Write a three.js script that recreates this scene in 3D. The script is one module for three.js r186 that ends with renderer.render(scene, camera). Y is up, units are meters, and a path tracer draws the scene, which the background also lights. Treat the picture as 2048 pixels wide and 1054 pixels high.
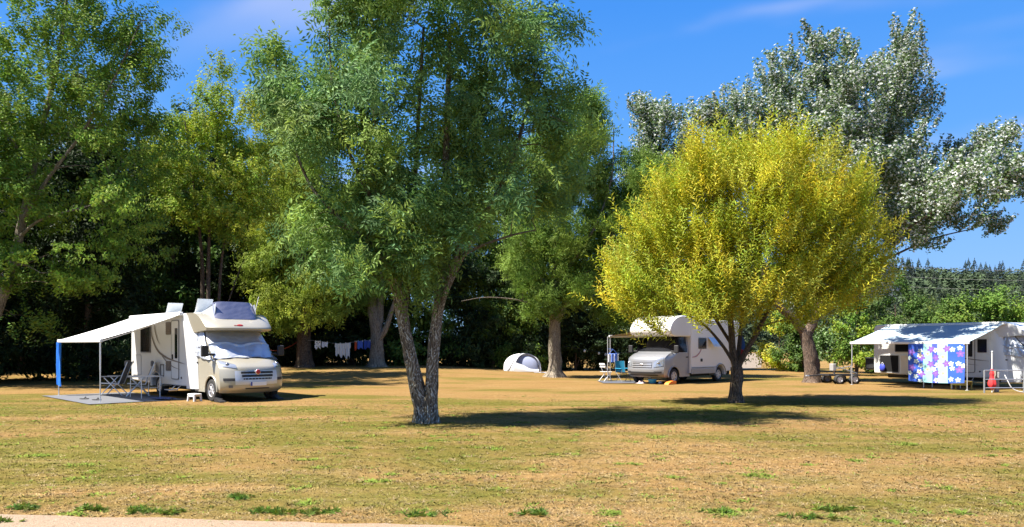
import * as THREE from 'three';
import { mergeGeometries } from 'three/addons/utils/BufferGeometryUtils.js';
import { ImprovedNoise } from 'three/addons/math/ImprovedNoise.js';
import { RoundedBoxGeometry } from 'three/addons/geometries/RoundedBoxGeometry.js';

// ---------------------------------------------------------------- camera, sky, sun, exposure
const scene = new THREE.Scene();
const EYE = 1.7, F = 1500, PW = 2048, PH = 1054, HORIZON = 690;
const camera = new THREE.PerspectiveCamera(2 * Math.atan(HORIZON / F) * 180 / Math.PI, PW / (2 * HORIZON), 0.1, 3000);
camera.position.set(0, EYE, 0);
camera.setViewOffset(PW, 2 * HORIZON, 0, 0, PW, PH);
camera.updateProjectionMatrix();
camera.updateMatrixWorld();

const renderer = new THREE.WebGLRenderer({ antialias: true });
renderer.toneMapping = THREE.LinearToneMapping;
renderer.toneMappingExposure = 3.25;
renderer.shadowMap.enabled = true;

const SUN = new THREE.Vector3(-0.62, 1, 0.2).normalize();
const sun = new THREE.DirectionalLight(new THREE.Color().setRGB(1, 0.93, 0.82), 4.8);
sun.position.copy(SUN).multiplyScalar(120);
sun.position.z -= 25;
sun.target.position.set(0, 0, -25);
sun.castShadow = true;
Object.assign(sun.shadow.camera, { left: -60, right: 60, top: 60, bottom: -60, near: 1, far: 300 });
sun.shadow.mapSize.set(4096, 4096);
scene.add(sun, sun.target);

const noise = new ImprovedNoise();
const sm = (a, b, t) => { t = Math.min(1, Math.max(0, (t - a) / (b - a))); return t * t * (3 - 2 * t); };
const lerp = (a, b, t) => a + (b - a) * t;
function fbm(x, y, z = 0, o = 4) { let s = 0, a = 0.5; for (let i = 0; i < o; i++) { s += a * noise.noise(x, y, z + i * 7.3); x *= 2.03; y *= 2.03; a *= 0.5; } return s; }
{
  const w = 1024, h = 512, d = new Float32Array(w * h * 4);
  const stops = [[-90, .30, .42, .60], [0, .34, .55, .88], [6, .235, .475, .88], [14, .125, .37, .86], [24, .062, .275, .80], [45, .045, .20, .64], [90, .035, .15, .52]];
  for (let j = 0; j < h; j++) for (let i = 0; i < w; i++) {
    const el = ((j + .5) / h - .5) * Math.PI, az = ((i + .5) / w - .5) * 2 * Math.PI;
    const dx = Math.cos(el) * Math.cos(az), dy = Math.sin(el), dz = Math.cos(el) * Math.sin(az);
    const e = el * 180 / Math.PI; let k = 0; while (k < stops.length - 2 && e > stops[k + 1][0]) k++;
    const t = Math.min(1, Math.max(0, (e - stops[k][0]) / (stops[k + 1][0] - stops[k][0])));
    let c = [1, 2, 3].map((q) => lerp(stops[k][q], stops[k + 1][q], t));
    const cs = dx * SUN.x + dy * SUN.y + dz * SUN.z, glow = .5 * Math.pow(Math.max(0, cs), 24);
    c = c.map((v, q) => v + glow * [.9, .8, .6][q]);
    if (dy > 0.02) {                                          // thin cirrus in long streaks
      const ex = dx * .989 - dz * .148, ez = dz * .989 + dx * .148, px = ex / (dy + .15) * .88, pz = ez / (dy + .15) * .88;
      const a = px * .82 + pz * .57, b = -px * .57 + pz * .82;
      const n = fbm(a * 1.0 + 3.1, b * 4.6 + 1.7, 2.2, 5), m = sm(-.05, .3, fbm(a * .5 + .4, b * .7 - 1.1, 9.1, 3) + .10);
      const cl = sm(-.02, .42, n + .06) * m * .65 * sm(.02, .16, dy);
      c = c.map((v, q) => lerp(v, [.62, .66, .86][q], cl));
    }
    const o = (j * w + i) * 4; d[o] = c[0] / 2.72; d[o + 1] = c[1] / 2.72; d[o + 2] = c[2] / 2.72; d[o + 3] = 1;
  }
  const sky = new THREE.DataTexture(d, w, h, THREE.RGBAFormat, THREE.FloatType);
  sky.mapping = THREE.EquirectangularReflectionMapping; sky.magFilter = THREE.LinearFilter; sky.minFilter = THREE.LinearFilter; sky.needsUpdate = true;
  scene.background = sky; scene.environment = sky;
}

// ---------------------------------------------------------------- helpers
let seedState = 1;
const seed = (s) => { seedState = (s * 2654435761) >>> 0 || 1; };
const rnd = () => { seedState |= 0; seedState = seedState + 0x6D2B79F5 | 0; let t = Math.imul(seedState ^ seedState >>> 15, 1 | seedState); t = t + Math.imul(t ^ t >>> 7, 61 | t) ^ t; return ((t ^ t >>> 14) >>> 0) / 4294967296; };
const rr = (a, b) => a + (b - a) * rnd();
const gauss = () => (rnd() + rnd() + rnd() + rnd() - 2) * 1.0;
const V = (x, y, z) => new THREE.Vector3(x, y, z);
const C = (r, g, b) => new THREE.Color().setRGB(r, g, b);
const used = {};
const numbered = (n) => { used[n] = (used[n] ?? -1) + 1; return used[n] ? n + '_' + String(used[n]).padStart(3, '0') : n; };
const gh = (x, Z) => .46 * sm(33, 45, Z) * sm(4, -7, x);            // the lawn rises a little towards the wood at the left
function tag(o, label, category, group) { o.userData = { label, category }; if (group) o.userData.group = group; return o; }
function thing(name, label, category, X, Z, turn = 0, group) {
  const o = new THREE.Group(); o.name = numbered(name); o.position.set(X, gh(X, Z), -Z); o.rotation.y = turn; scene.add(o);
  return tag(o, label, category, group);
}
function mesh(name, geo, mat, parent, label) {
  const g = Array.isArray(geo) ? mergeGeometries(geo.map((q) => { const n = q.index ? q.toNonIndexed() : q; for (const k of Object.keys(n.attributes)) if (!['position', 'normal', 'uv'].includes(k)) n.deleteAttribute(k); return n; })) : geo;
  const m = new THREE.Mesh(g, mat); m.name = name; m.castShadow = m.receiveShadow = true; if (label) m.userData.label = label;
  (parent || scene).add(m); return m;
}
const mat = (c, rough = .7, extra = {}) => new THREE.MeshPhysicalMaterial({ color: c, roughness: rough, side: THREE.DoubleSide, ...extra });
function box(w, h, d, x, y, z, r = .01) { const g = new RoundedBoxGeometry(w, h, d, 2, Math.min(r, w / 2.1, h / 2.1, d / 2.1)); g.translate(x, y, z); return g; }
function tube(pts, r, sides = 6, seg) { return new THREE.TubeGeometry(new THREE.CatmullRomCurve3(pts.map((p) => p.isVector3 ? p : V(...p)), false, 'centripetal'), seg || Math.max(1, (pts.length - 1) * 5), r, sides, false); }
function rod(a, b, r, sides = 8) {
  const A = V(...a), B = V(...b), g = new THREE.CylinderGeometry(r, r, A.distanceTo(B), sides);
  g.applyQuaternion(new THREE.Quaternion().setFromUnitVectors(V(0, 1, 0), B.clone().sub(A).normalize())); const m = A.add(B).multiplyScalar(.5); g.translate(m.x, m.y, m.z); return g;
}
function grid(nu, nv, f, uvs = 1) {                                  // surface from f(i/nu, j/nv)
  const p = [], uv = [], idx = [];
  for (let i = 0; i <= nu; i++) for (let j = 0; j <= nv; j++) { const q = f(i / nu, j / nv); p.push(q[0], q[1], q[2]); uv.push(j / nv * uvs, i / nu * uvs); }
  for (let i = 0; i < nu; i++) for (let j = 0; j < nv; j++) { const a = i * (nv + 1) + j, b = a + 1, c = a + nv + 1, e = c + 1; idx.push(a, c, b, b, c, e); }
  const g = new THREE.BufferGeometry(); g.setAttribute('position', new THREE.Float32BufferAttribute(p, 3)); g.setAttribute('uv', new THREE.Float32BufferAttribute(uv, 2)); g.setIndex(idx); g.computeVertexNormals(); return g;
}
function taper(pts, r0, r1, sides = 8, wob = 0, flare = 0) {         // a tapered, slightly uneven limb
  const cv = new THREE.CatmullRomCurve3(pts, false, 'centripetal'), n = Math.max(3, (pts.length - 1) * 5), L = cv.getLength(), fr = cv.computeFrenetFrames(n, false), p = [], uv = [], idx = [];
  for (let i = 0; i <= n; i++) {
    const t = i / n, c = cv.getPointAt(t), r = lerp(r0, r1, Math.pow(t, .85)) * (1 + flare * Math.exp(-t * L / .16));
    for (let j = 0; j <= sides; j++) {
      const a = j / sides * 2 * Math.PI, w = 1 + wob * noise.noise(Math.cos(a) * 1.6 + c.x * 3, Math.sin(a) * 1.6 + c.z * 3, c.y * 2.2) + flare * .5 * Math.exp(-t * L / .2) * Math.cos(a * 4 + 1);
      const q = c.clone().addScaledVector(fr.normals[i], Math.cos(a) * r * w).addScaledVector(fr.binormals[i], Math.sin(a) * r * w);
      p.push(q.x, q.y, q.z); uv.push(j / sides * Math.max(1, Math.round(r0 * 6)), t * L);
    }
  }
  for (let i = 0; i < n; i++) for (let j = 0; j < sides; j++) { const a = i * (sides + 1) + j, b = a + 1, c = a + sides + 1, e = c + 1; idx.push(a, c, b, b, c, e); }
  const g = new THREE.BufferGeometry(); g.setAttribute('position', new THREE.Float32BufferAttribute(p, 3)); g.setAttribute('uv', new THREE.Float32BufferAttribute(uv, 2)); g.setIndex(idx); g.computeVertexNormals(); return { g, cv };
}
function canvasTex(w, h, draw, srgb = true, wrap = true) {
  const c = document.createElement('canvas'); c.width = w; c.height = h; draw(c.getContext('2d'), w, h);
  const t = new THREE.CanvasTexture(c); if (srgb) t.colorSpace = THREE.SRGBColorSpace; if (wrap) t.wrapS = t.wrapT = THREE.RepeatWrapping; t.magFilter = THREE.LinearFilter; return t;
}
function dataTex(n, f, srgb = true) {
  const d = new Uint8Array(n * n * 4);
  for (let j = 0; j < n; j++) for (let i = 0; i < n; i++) { const c = f(i / n, j / n); d.set([c[0] * 255, c[1] * 255, c[2] * 255, 255].map((v) => Math.max(0, Math.min(255, v))), (j * n + i) * 4); }
  const t = new THREE.DataTexture(d, n, n); t.wrapS = t.wrapT = THREE.RepeatWrapping; t.magFilter = THREE.LinearFilter; t.minFilter = THREE.LinearMipmapLinearFilter; t.generateMipmaps = true; if (srgb) t.colorSpace = THREE.SRGBColorSpace; t.needsUpdate = true; return t;
}

// ---------------------------------------------------------------- lawn, path, lane, hill
seed(11);
const strokes = (pal, n, len) => (g, w, h) => {
  g.fillStyle = pal[0]; g.fillRect(0, 0, w, h); g.lineCap = 'round';
  for (let i = 0; i < n; i++) {
    const x = rnd() * w, y = rnd() * h, a = rnd() * Math.PI, l = rr(.3, 1) * len; g.strokeStyle = pal[1 + Math.floor(rnd() * (pal.length - 1))]; g.lineWidth = rr(1, 2.6);
    for (const ox of [0, w]) for (const oy of [0, h]) { const X = x - (x > w / 2 ? ox : -ox), Y = y - (y > h / 2 ? oy : -oy); g.beginPath(); g.moveTo(X, Y); g.lineTo(X + Math.cos(a) * l, Y + Math.sin(a) * l); g.stroke(); }
  }
};
const lawnTex = canvasTex(1024, 1024, strokes(['#b9b2a2', '#fffaf0', '#f2ead8', '#d8cdb6', '#c2b69e', '#a59c86', '#8f8672', '#e9dfc6', '#fff6e2'], 15000, 26));
lawnTex.repeat.set(1, 1);
function lawnColor(x, Z) {
  const n1 = fbm(x * .16 + 4, Z * .34 + 2, 1, 4), n2 = fbm(x * .7, Z * 1.3, 5, 3), n3 = fbm(x * .09, Z * .75, 8, 3), n4 = fbm(x * 2.1, Z * 3.1, 3, 2), n5 = fbm(x * .22 + 7, Z * 2.6, 17, 3);
  let g = sm(-.12, .42, n1 + n2 * .55 + n3 * .35 + .16 - .20 * sm(20, 30, Z) + .16 * sm(-2, -9, x) * sm(24, 12, Z));
  g = Math.min(1, g + .45 * sm(3.2, .5, Math.hypot((x - 8.3) / 2.2, Z - 21.3)) + .45 * sm(2.6, .5, Math.hypot((x - 13) / 1.6, Z - 37)));   // greener sward where the trees keep it moist
  const pale = sm(.16, .42, n2 + n4 * .5), rust = sm(.12, .4, fbm(x * .33 + 9, Z * .8 + 3, 12, 3) + n4 * .2);
  let c = [.385, .255, .12];
  const mix = (t, q) => { c = c.map((v, i) => lerp(v, q[i], t)); };
  mix(rust * .55, [.29, .175, .085]); mix(pale * .6, [.47, .345, .20]); mix(g * .92, [.175, .18, .04]); mix(sm(.02, .35, n5) * .4, [.29, .205, .085]); mix(sm(.02, .35, -n5) * .45, [.44, .325, .165]); mix(sm(.3, .55, n4 + n1 * .4) * .35, [.18, .21, .045]);
  return c;
}
{
  const xs = [], zs = [];
  for (let x = -34; x <= 34.01; x += .25) xs.push(x);
  for (let s = .3, x = 34; x < 1600; s *= 1.22) { x += s; xs.push(x); xs.unshift(-x); }
  for (let z = 4; z <= 48; z += .25) zs.push(z);
  for (let s = .3, z = 48; z < 2400; s *= 1.22) { z += s; zs.push(z); }
  for (let s = .5, z = 4; z > -200; s *= 1.4) { z -= s; zs.unshift(z); }
  const p = [], uv = [], col = [], idx = [], nx = xs.length;
  for (const Z of zs) for (const x of xs) { p.push(x, gh(x, Z) + (Math.abs(x) < 40 && Z > 0 && Z < 60 ? .012 * fbm(x * .9, Z * .9, 2, 3) : 0), -Z); uv.push(x / 1.9 + .12 * fbm(x * .2, Z * .2), Z / 1.9); col.push(...lawnColor(x, Z)); }
  for (let i = 0; i < zs.length - 1; i++) for (let j = 0; j < nx - 1; j++) { const a = i * nx + j, b = a + 1, c = a + nx, e = c + 1; idx.push(a, b, c, b, e, c); }
  const g = new THREE.BufferGeometry(); g.setAttribute('position', new THREE.Float32BufferAttribute(p, 3)); g.setAttribute('uv', new THREE.Float32BufferAttribute(uv, 2)); g.setAttribute('color', new THREE.Float32BufferAttribute(col, 3)); g.setIndex(idx); g.computeVertexNormals();
  const m = mesh('lawn', g, new THREE.MeshPhysicalMaterial({ map: lawnTex, bumpMap: lawnTex, bumpScale: .007, vertexColors: true, roughness: 1, specularIntensity: .1 })); m.userData.kind = 'structure';
}
function pathEdge(x) { return 7.55 - .11 * Math.max(0, x + 5.2) + .10 * fbm(x * 1.3, 2, 4, 4) * 2 + .05 * fbm(x * 6, 5, 1, 2); }
{
  seed(12);
  const grav = canvasTex(1024, 1024, (g, w, h) => {
    g.fillStyle = '#b7a48e'; g.fillRect(0, 0, w, h);
    const pal = ['#d8c8b4', '#c3b19b', '#a8947d', '#e6d9c7', '#927f6b', '#cdb9a0', '#bda98f'];
    for (let i = 0; i < 26000; i++) { g.fillStyle = pal[Math.floor(rnd() * pal.length)]; const r = rr(.8, 4.5) * (rnd() < .08 ? 1.8 : 1); g.beginPath(); g.ellipse(rnd() * w, rnd() * h, r, r * rr(.5, .9), rnd() * 3, 0, 6.3); g.fill(); }
  });
  const g = grid(40, 160, (u, v) => { const x = -16 + v * 32, e = pathEdge(x), Z = -3 + (e + 3) * Math.min(1, u * 1.02); return [x, .016 - (u === 1 ? .02 : 0) + .004 * fbm(x * 3, Z * 3, 1, 2), -Z]; });
  const p = g.attributes.position; for (let i = 0; i < p.count; i++) g.attributes.uv.setXY(i, p.getX(i) / 1.5, p.getZ(i) / 1.5);
  const m = mesh('gravel_path', g, new THREE.MeshStandardMaterial({ map: grav, bumpMap: grav, bumpScale: .012, roughness: 1, color: C(.50, .455, .41), side: THREE.DoubleSide })); m.userData.kind = 'structure';
  // pale lane running off between the hedges
  const lane = new THREE.BufferGeometry(), P = [[15.2, 51], [18.6, 56], [30, 90], [52, 155], [47, 157], [26, 91]];
  lane.setAttribute('position', new THREE.Float32BufferAttribute(P.flatMap(([x, z]) => [x, .02 + gh(x, z), -z]), 3)); lane.setAttribute('uv', new THREE.Float32BufferAttribute(P.flat().map((v) => v / 1.5), 2)); lane.setIndex([0, 1, 5, 1, 2, 5, 5, 2, 4, 2, 3, 4]); lane.computeVertexNormals();
  const l = mesh('gravel_lane', lane, new THREE.MeshStandardMaterial({ map: grav, roughness: 1, color: C(.36, .355, .35), side: THREE.DoubleSide })); l.userData.kind = 'structure';
  const hill = grid(40, 60, (u, v) => { const x = -60 + v * 420, Z = 170 + u * 300; return [x, -1 + 27 * sm(0, .55, u) * sm(-60, 60, x) * (1 + .25 * fbm(x * .012, 3, 1, 2)), -Z]; });
  const hm = mesh('hill', hill, new THREE.MeshStandardMaterial({ color: C(.05, .075, .03), roughness: 1 })); hm.userData.kind = 'structure';
}
// grass blades standing on the near lawn
{
  seed(13);
  const P = [], N = [], K = [];
  for (let b = 0; b < 8; b++) {
    const a = rr(0, 6.28), x = rr(-.03, .03), z = rr(-.03, .03), h = rr(.006, .022), w = rr(.003, .0055), lx = Math.cos(a), lz = Math.sin(a), d = rr(.025, .06), k = rr(.75, 1.2);
    const A = V(x - lz * w, 0, z + lx * w), B = V(x + lz * w, 0, z - lx * w), M1 = V(x - lz * w * .7 + lx * d * .4, h * .7, z + lx * w * .7 + lz * d * .4), M2 = V(x + lz * w * .7 + lx * d * .4, h * .7, z - lx * w * .7 + lz * d * .4), T = V(x + lx * d, h, z + lz * d);
    for (const t of [[A, B, M1], [B, M2, M1], [M1, M2, T]].map((t) => t[1].clone().sub(t[0]).cross(t[2].clone().sub(t[0])).y < 0 ? [t[0], t[2], t[1]] : t)) for (const q of t) { P.push(q.x, q.y, q.z); N.push(lx * .2, .98, lz * .2); K.push(k, k, k); }
  }
  const g = new THREE.BufferGeometry(); g.setAttribute('position', new THREE.Float32BufferAttribute(P, 3)); g.setAttribute('normal', new THREE.Float32BufferAttribute(N, 3)); g.setAttribute('color', new THREE.Float32BufferAttribute(K, 3));
  const n = 90000, m = new THREE.InstancedMesh(g, new THREE.MeshPhysicalMaterial({ vertexColors: true, roughness: 1, side: THREE.DoubleSide, specularIntensity: 0 }), n), M = new THREE.Matrix4(), q = new THREE.Quaternion(), c = new THREE.Color();
  let i = 0;
  while (i < n) {
    const Z = 6.7 + 26 * Math.pow(rnd(), 1.25), x = (rnd() * 2 - 1) * (.72 * Z + .6), e = Z - pathEdge(x);
    if (e < .03 && rnd() < (e < -.3 ? .995 : .9)) continue;
    const gr = lawnColor(x, Z), tall = fbm(x * 1.7, Z * 2.3, 21, 3), s = rr(.6, 1.15) * (tall > .22 ? 1.5 : 1) * (1 - .85 * sm(18, 32, Z));
    q.setFromAxisAngle(V(0, 1, 0), rnd() * 6.28); M.compose(V(x, gh(x, Z) - .004, -Z), q, V(s * 1.3, s * rr(.7, 1.2), s * 1.3)); m.setMatrixAt(i, M);
    const j = rr(.36, .86); c.setRGB(gr[0] * j, gr[1] * j, gr[2] * j * rr(.8, 1.1));
    if (tall > .26 || rnd() < .04) c.setRGB(.20 * j, .28 * j, .05 * j); else if (rnd() < .12) c.setRGB(.38 * j, .29 * j, .165 * j);
    m.setColorAt(i++, c);
  }
  m.name = 'grass'; tag(m, 'short dry grass blades growing over the near lawn', 'grass'); m.userData.kind = 'stuff'; m.castShadow = m.receiveShadow = true; scene.add(m);
  // low green weeds along the edge of the path
  const wg = sprigGeo('weed', 5), wm = leafMaterial(), spots = [[-5.0, 7.75], [-4.3, 7.7], [-3.75, 7.62], [-3.45, 7.55], [-2.5, 7.62], [-2.3, 7.5], [-1.95, 7.55], [-.9, 7.45], [2.9, 7.35], [2.1, 7.6], [-4.9, 7.15], [.2, 7.5], [-3.0, 8.3], [3.3, 7.7]];
  spots.forEach(([x, Z], k) => {
    const w = new THREE.InstancedMesh(wg, wm, 16);
    for (let t = 0; t < 16; t++) { q.setFromEuler(new THREE.Euler(rr(-1.1, 1.1), rr(0, 6.3), rr(-1.1, 1.1))); const s = rr(.10, .2); M.compose(V(gauss() * .16, .006 + rnd() * .015, gauss() * .08), q, V(s, s, s)); w.setMatrixAt(t, M); w.setColorAt(t, c.setRGB(rr(.14, .22), rr(.22, .30), rr(.03, .05))); }
    w.name = numbered('weed_tuft'); w.position.set(x, 0, -Z); w.castShadow = true; tag(w, 'small green weed tuft beside the gravel path edge', 'weed', 'weeds at the path edge'); w.userData.kind = 'stuff'; scene.add(w);
  });
}

// ---------------------------------------------------------------- trees
function leafMaterial() { return new THREE.MeshPhysicalMaterial({ vertexColors: true, roughness: .7, side: THREE.DoubleSide, transmission: .5, thickness: 0, ior: 1.4, specularIntensity: .3 }); }
function sprigGeo(kind, sd) {
  seed(sd * 97 + kind.length);
  const P = [], K = [];
  const leaf = (o, dir, up, L, W, k) => {                            // a folded pointed blade
    const d = dir.clone().normalize(), s = d.clone().cross(up).normalize(), n = s.clone().cross(d).normalize();
    const A = o.clone(), T = o.clone().addScaledVector(d, L).addScaledVector(n, -L * .12), m = o.clone().addScaledVector(d, L * .45), l = m.clone().addScaledVector(s, W / 2).addScaledVector(n, W * .16), r = m.clone().addScaledVector(s, -W / 2).addScaledVector(n, W * .16);
    for (const q of [A, l, T, A, T, r]) { P.push(q.x, q.y, q.z); K.push(...k); }
  };
  const rv = () => V(rr(-1, 1), rr(-1, 1), rr(-1, 1));
  const vary = () => { const b = rr(.72, 1.25); return [b * rr(.85, 1.2), b, b * rr(.75, 1.15)]; };
  if (kind === 'ash') for (let c = 0; c < 4; c++) {
    const a = c * 1.9 + rr(-.4, .4), d = V(Math.cos(a), rr(.0, .7), Math.sin(a)).normalize(), o = V(0, c * .06, 0), k = vary();
    for (let j = 0; j < 4; j++) { const p = o.clone().addScaledVector(d, .07 + j * .055); p.y -= j * j * .006; const s = d.clone().cross(V(0, 1, 0)).normalize(); for (const e of [-1, 1]) leaf(p, s.clone().multiplyScalar(e).addScaledVector(d, .6).add(V(0, -.35, 0)).addScaledVector(rv(), .25), V(0, 1, 0).addScaledVector(rv(), .5), rr(.075, .10), rr(.026, .034), k); }
    leaf(o.clone().addScaledVector(d, .29), d.clone().add(V(0, -.4, 0)), V(0, 1, 0), .09, .03, k);
  }
  if (kind === 'broad') for (let j = 0; j < 15; j++) { const a = j * 2.4, p = V(0, j * .028, 0).addScaledVector(rv(), .02); leaf(p, V(Math.cos(a), rr(-.5, .35), Math.sin(a)), V(0, 1, 0).addScaledVector(rv(), .7), rr(.085, .125), rr(.05, .07), vary()); }
  if (kind === 'willow') for (let j = 0; j < 24; j++) { const a = j * 2.4, p = V(0, j * .02, 0); leaf(p, V(Math.cos(a), rr(.3, 1.3), Math.sin(a)), V(Math.cos(a) * -.5, 1, Math.sin(a) * -.5).addScaledVector(rv(), .6), rr(.06, .095), rr(.016, .023), vary()); }
  if (kind === 'poplar') for (let j = 0; j < 20; j++) { const a = j * 2.4, p = V(0, j * .026, 0).addScaledVector(rv(), .03), w = rnd() < .15 + .02 * j, b = rr(.8, 1.15); leaf(p, V(Math.cos(a), rr(-.6, .8), Math.sin(a)), rv(), rr(.075, .10), rr(.06, .08), w ? [4.3 * b, 3.0 * b, 7.6 * b] : vary()); }
  if (kind === 'weed') for (let j = 0; j < 12; j++) { const a = j * 2.4; leaf(V(0, 0, 0), V(Math.cos(a), rr(.1, .9), Math.sin(a)), V(0, 1, 0), rr(.25, .5), rr(.08, .16), vary()); }
  const g = new THREE.BufferGeometry(); g.setAttribute('position', new THREE.Float32BufferAttribute(P, 3)); g.setAttribute('color', new THREE.Float32BufferAttribute(K, 3)); g.computeVertexNormals(); return g;
}
const leafMat = leafMaterial();
const SPRIG = { ash: sprigGeo('ash', 1), broad: sprigGeo('broad', 2), willow: sprigGeo('willow', 3), poplar: sprigGeo('poplar', 4) };
function barkTex(base, dark, light, lich, sd) {
  const f = (u, v) => {
    const a = u * 2 * Math.PI, cx = Math.cos(a) * 1.3, cy = Math.sin(a) * 1.3, b = v * 2 * Math.PI, bx = Math.cos(b) * .8, by = Math.sin(b) * .8;
    const n = (s, t, o) => fbm(cx * s + bx * t + sd, cy * s + by * t, o + sd, 4);
    return { fur: n(5.5, 1.3, 1), fine: n(8, 4, 3), blot: n(1.6, 2.1, 6), lic: n(4.5, 5, 9) };
  };
  const mix = (a, b, t) => a.map((v, i) => lerp(v, b[i], t));
  return [dataTex(256, (u, v) => { const k = f(u, v); let c = mix(base, dark, sm(-.02, .22, k.fur)); c = mix(c, light, sm(.05, .3, k.fine) * .5 + sm(.1, .3, k.blot) * .3); c = mix(c, [.80, .80, .76], sm(.13, .19, k.lic) * lich); return c; }),
    dataTex(256, (u, v) => { const k = f(u, v), h = .6 - k.fur * 1.2 + k.fine * .4; return [h, h, h]; }, false)];
}
const barkMat = (t, sc) => { const [m, b] = t.map((q) => { const c = q.clone(); c.repeat.set(1, sc); c.needsUpdate = true; return c; }); return new THREE.MeshStandardMaterial({ map: m, bumpMap: b, bumpScale: .03, roughness: .95 }); };
const barkGrey = barkMat(barkTex([.46, .40, .33], [.13, .105, .085], [.60, .55, .47], .9, 1), .8), barkBrown = barkMat(barkTex([.36, .29, .24], [.13, .10, .085], [.50, .44, .38], .25, 5), 1), barkPale = barkMat(barkTex([.52, .48, .42], [.22, .18, .15], [.66, .62, .56], .4, 9), .9);
const twigMat = mat(C(.13, .10, .075), .95), twigPale = mat(C(.33, .27, .20), .95);

// limbs: [{p:[[x,y,z]...], r:[r0,r1]}], lobes: [x,y,z, rx,ry,rz, density], all from the tree's foot
function tree(o) {
  const t = thing(o.name || 'tree', o.label, o.category || 'tree', o.X, o.Z, 0, o.group);
  seed(o.seed);
  const pts = [], twigs = [];
  (o.limbs || []).forEach((l, i) => {
    const { g, cv } = taper(l.p.map((q) => V(...q)), l.r[0], l.r[1], i < 2 ? 14 : 8, .22, l.flare || 0);
    mesh(l.name || (i ? 'limb' : 'trunk'), g, o.bark || barkBrown, t);
    const n = Math.ceil(cv.getLength() / .3); for (let k = 0; k <= n; k++) { const q = cv.getPointAt(k / n); q.r = lerp(l.r[0], l.r[1], k / n); if (q.y > (o.clear ?? 1.6)) pts.push(q); }
  });
  const xf = [], M = new THREE.Matrix4(), q = new THREE.Quaternion(), up = V(0, 1, 0), cl = o.clump || .45;
  const cen = o.centre ? V(...o.centre) : null;
  for (const [x, y, z, rx, ry, rz, dens = 1] of o.lobes) {
    const vol = 4.19 * rx * ry * rz, nc = Math.max(3, Math.round(vol * (o.clumps || 1.3) * dens * Math.pow(8 / (vol + 4), .25)));
    for (let k = 0; k < nc; k++) {
      let d = V(gauss(), gauss(), gauss()); d.normalize().multiplyScalar(Math.pow(rnd(), .42) * rr(.85, o.ragged || 1.12));
      const c = V(x + d.x * rx, y + d.y * ry, z + d.z * rz); if (c.y < .15) c.y = .15 + rnd() * .4;
      if (pts.length) {
        let best = null, bd = 1e9; for (const p of pts) { const e = p.distanceToSquared(c) + (p.y > c.y ? 2.5 * (p.y - c.y) : 0); if (e < bd) { bd = e; best = p; } }
        if (bd > .02) {
          const L = best.distanceTo(c), mid = best.clone().lerp(c, .5).add(V(gauss() * .12 * L, (o.sag ?? .12) * L, gauss() * .12 * L)), tw = taper([best.clone(), mid, c.clone()], Math.min(best.r * .6, .008 + .011 * L), .004, 4);
          twigs.push(tw.g); for (let s = 1; s < 4; s++) { const e = tw.cv.getPointAt(s / 4); e.r = .012; if (rnd() < .5) pts.push(e); }
        }
      }
      const tone = rr(-1, 1), hue = rnd(), ns = Math.round((o.per || 12) * rr(.6, 1.3)), out = c.clone().sub(cen || V(x, y - ry * .3, z)).normalize();
      for (let s = 0; s < ns; s++) {
        const pos = V(c.x + gauss() * cl, c.y + gauss() * cl * .75, c.z + gauss() * cl); if (pos.y < .04) pos.y = .05 + rnd() * .2;
        const dir = out.clone().multiplyScalar(o.outw ?? .7).add(V(gauss() * .8, (o.lift ?? .5) + gauss() * .4, gauss() * .8)).normalize();
        q.setFromUnitVectors(up, dir).multiply(new THREE.Quaternion().setFromAxisAngle(up, rnd() * 6.28)); const sc = (o.size || 1) * rr(.75, 1.3);
        M.compose(pos, q, V(sc, sc, sc)); xf.push([M.clone(), tone, hue]);
      }
    }
  }
  if (twigs.length) { const w = mesh('twig_work', twigs, o.twig || twigMat, t); w.userData.kind = 'stuff'; }
  const im = new THREE.InstancedMesh(SPRIG[o.kind], leafMat, xf.length), c = new THREE.Color();
  xf.forEach(([m, tone, hue], i) => {
    im.setMatrixAt(i, m); const pal = o.pal, a = pal[Math.floor(hue * pal.length * .999)], b = pal[Math.floor(rnd() * pal.length)], k = 1 + tone * .16 + rr(-.12, .12);
    c.setRGB(lerp(a[0], b[0], .4) * k, lerp(a[1], b[1], .4) * k, lerp(a[2], b[2], .4) * k); im.setColorAt(i, c);
  });
  im.name = 'crown'; im.userData.kind = 'stuff'; im.castShadow = im.receiveShadow = true; t.add(im);
  nLeaf += xf.length; return t;
}
let nLeaf = 0;
const rel = (X, s, list) => list.map(([px, py, rx, ry, rz, z = 0, d = 1]) => [(px - 1024) / s - X, EYE + (HORIZON - py) / s, z, rx, ry, rz, d]);   // sizes read off the photograph at the tree's scale
const G = { deep: [[0.084, 0.174, 0.035], [0.108, 0.204, 0.039], [0.078, 0.150, 0.039]], mid: [[0.156, 0.288, 0.044], [0.204, 0.324, 0.050], [0.120, 0.240, 0.044]], ash: [[0.125, 0.28, 0.085], [0.17, 0.32, 0.085], [0.14, 0.29, 0.115], [0.26, 0.40, 0.07]], lime: [[0.324, 0.432, 0.050], [0.252, 0.384, 0.050], [0.384, 0.456, 0.055], [0.216, 0.348, 0.055]], gold: [[0.49, 0.52, 0.045], [0.40, 0.50, 0.045], [0.33, 0.46, 0.055], [0.60, 0.54, 0.045], [0.48, 0.53, 0.11], [0.55, 0.54, 0.05]], silver: [[0.145, 0.22, 0.082], [0.165, 0.24, 0.092], [0.13, 0.20, 0.078]], wood: [[.028, .06, .02], [.035, .07, .02], [.025, .05, .02]] };

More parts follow.
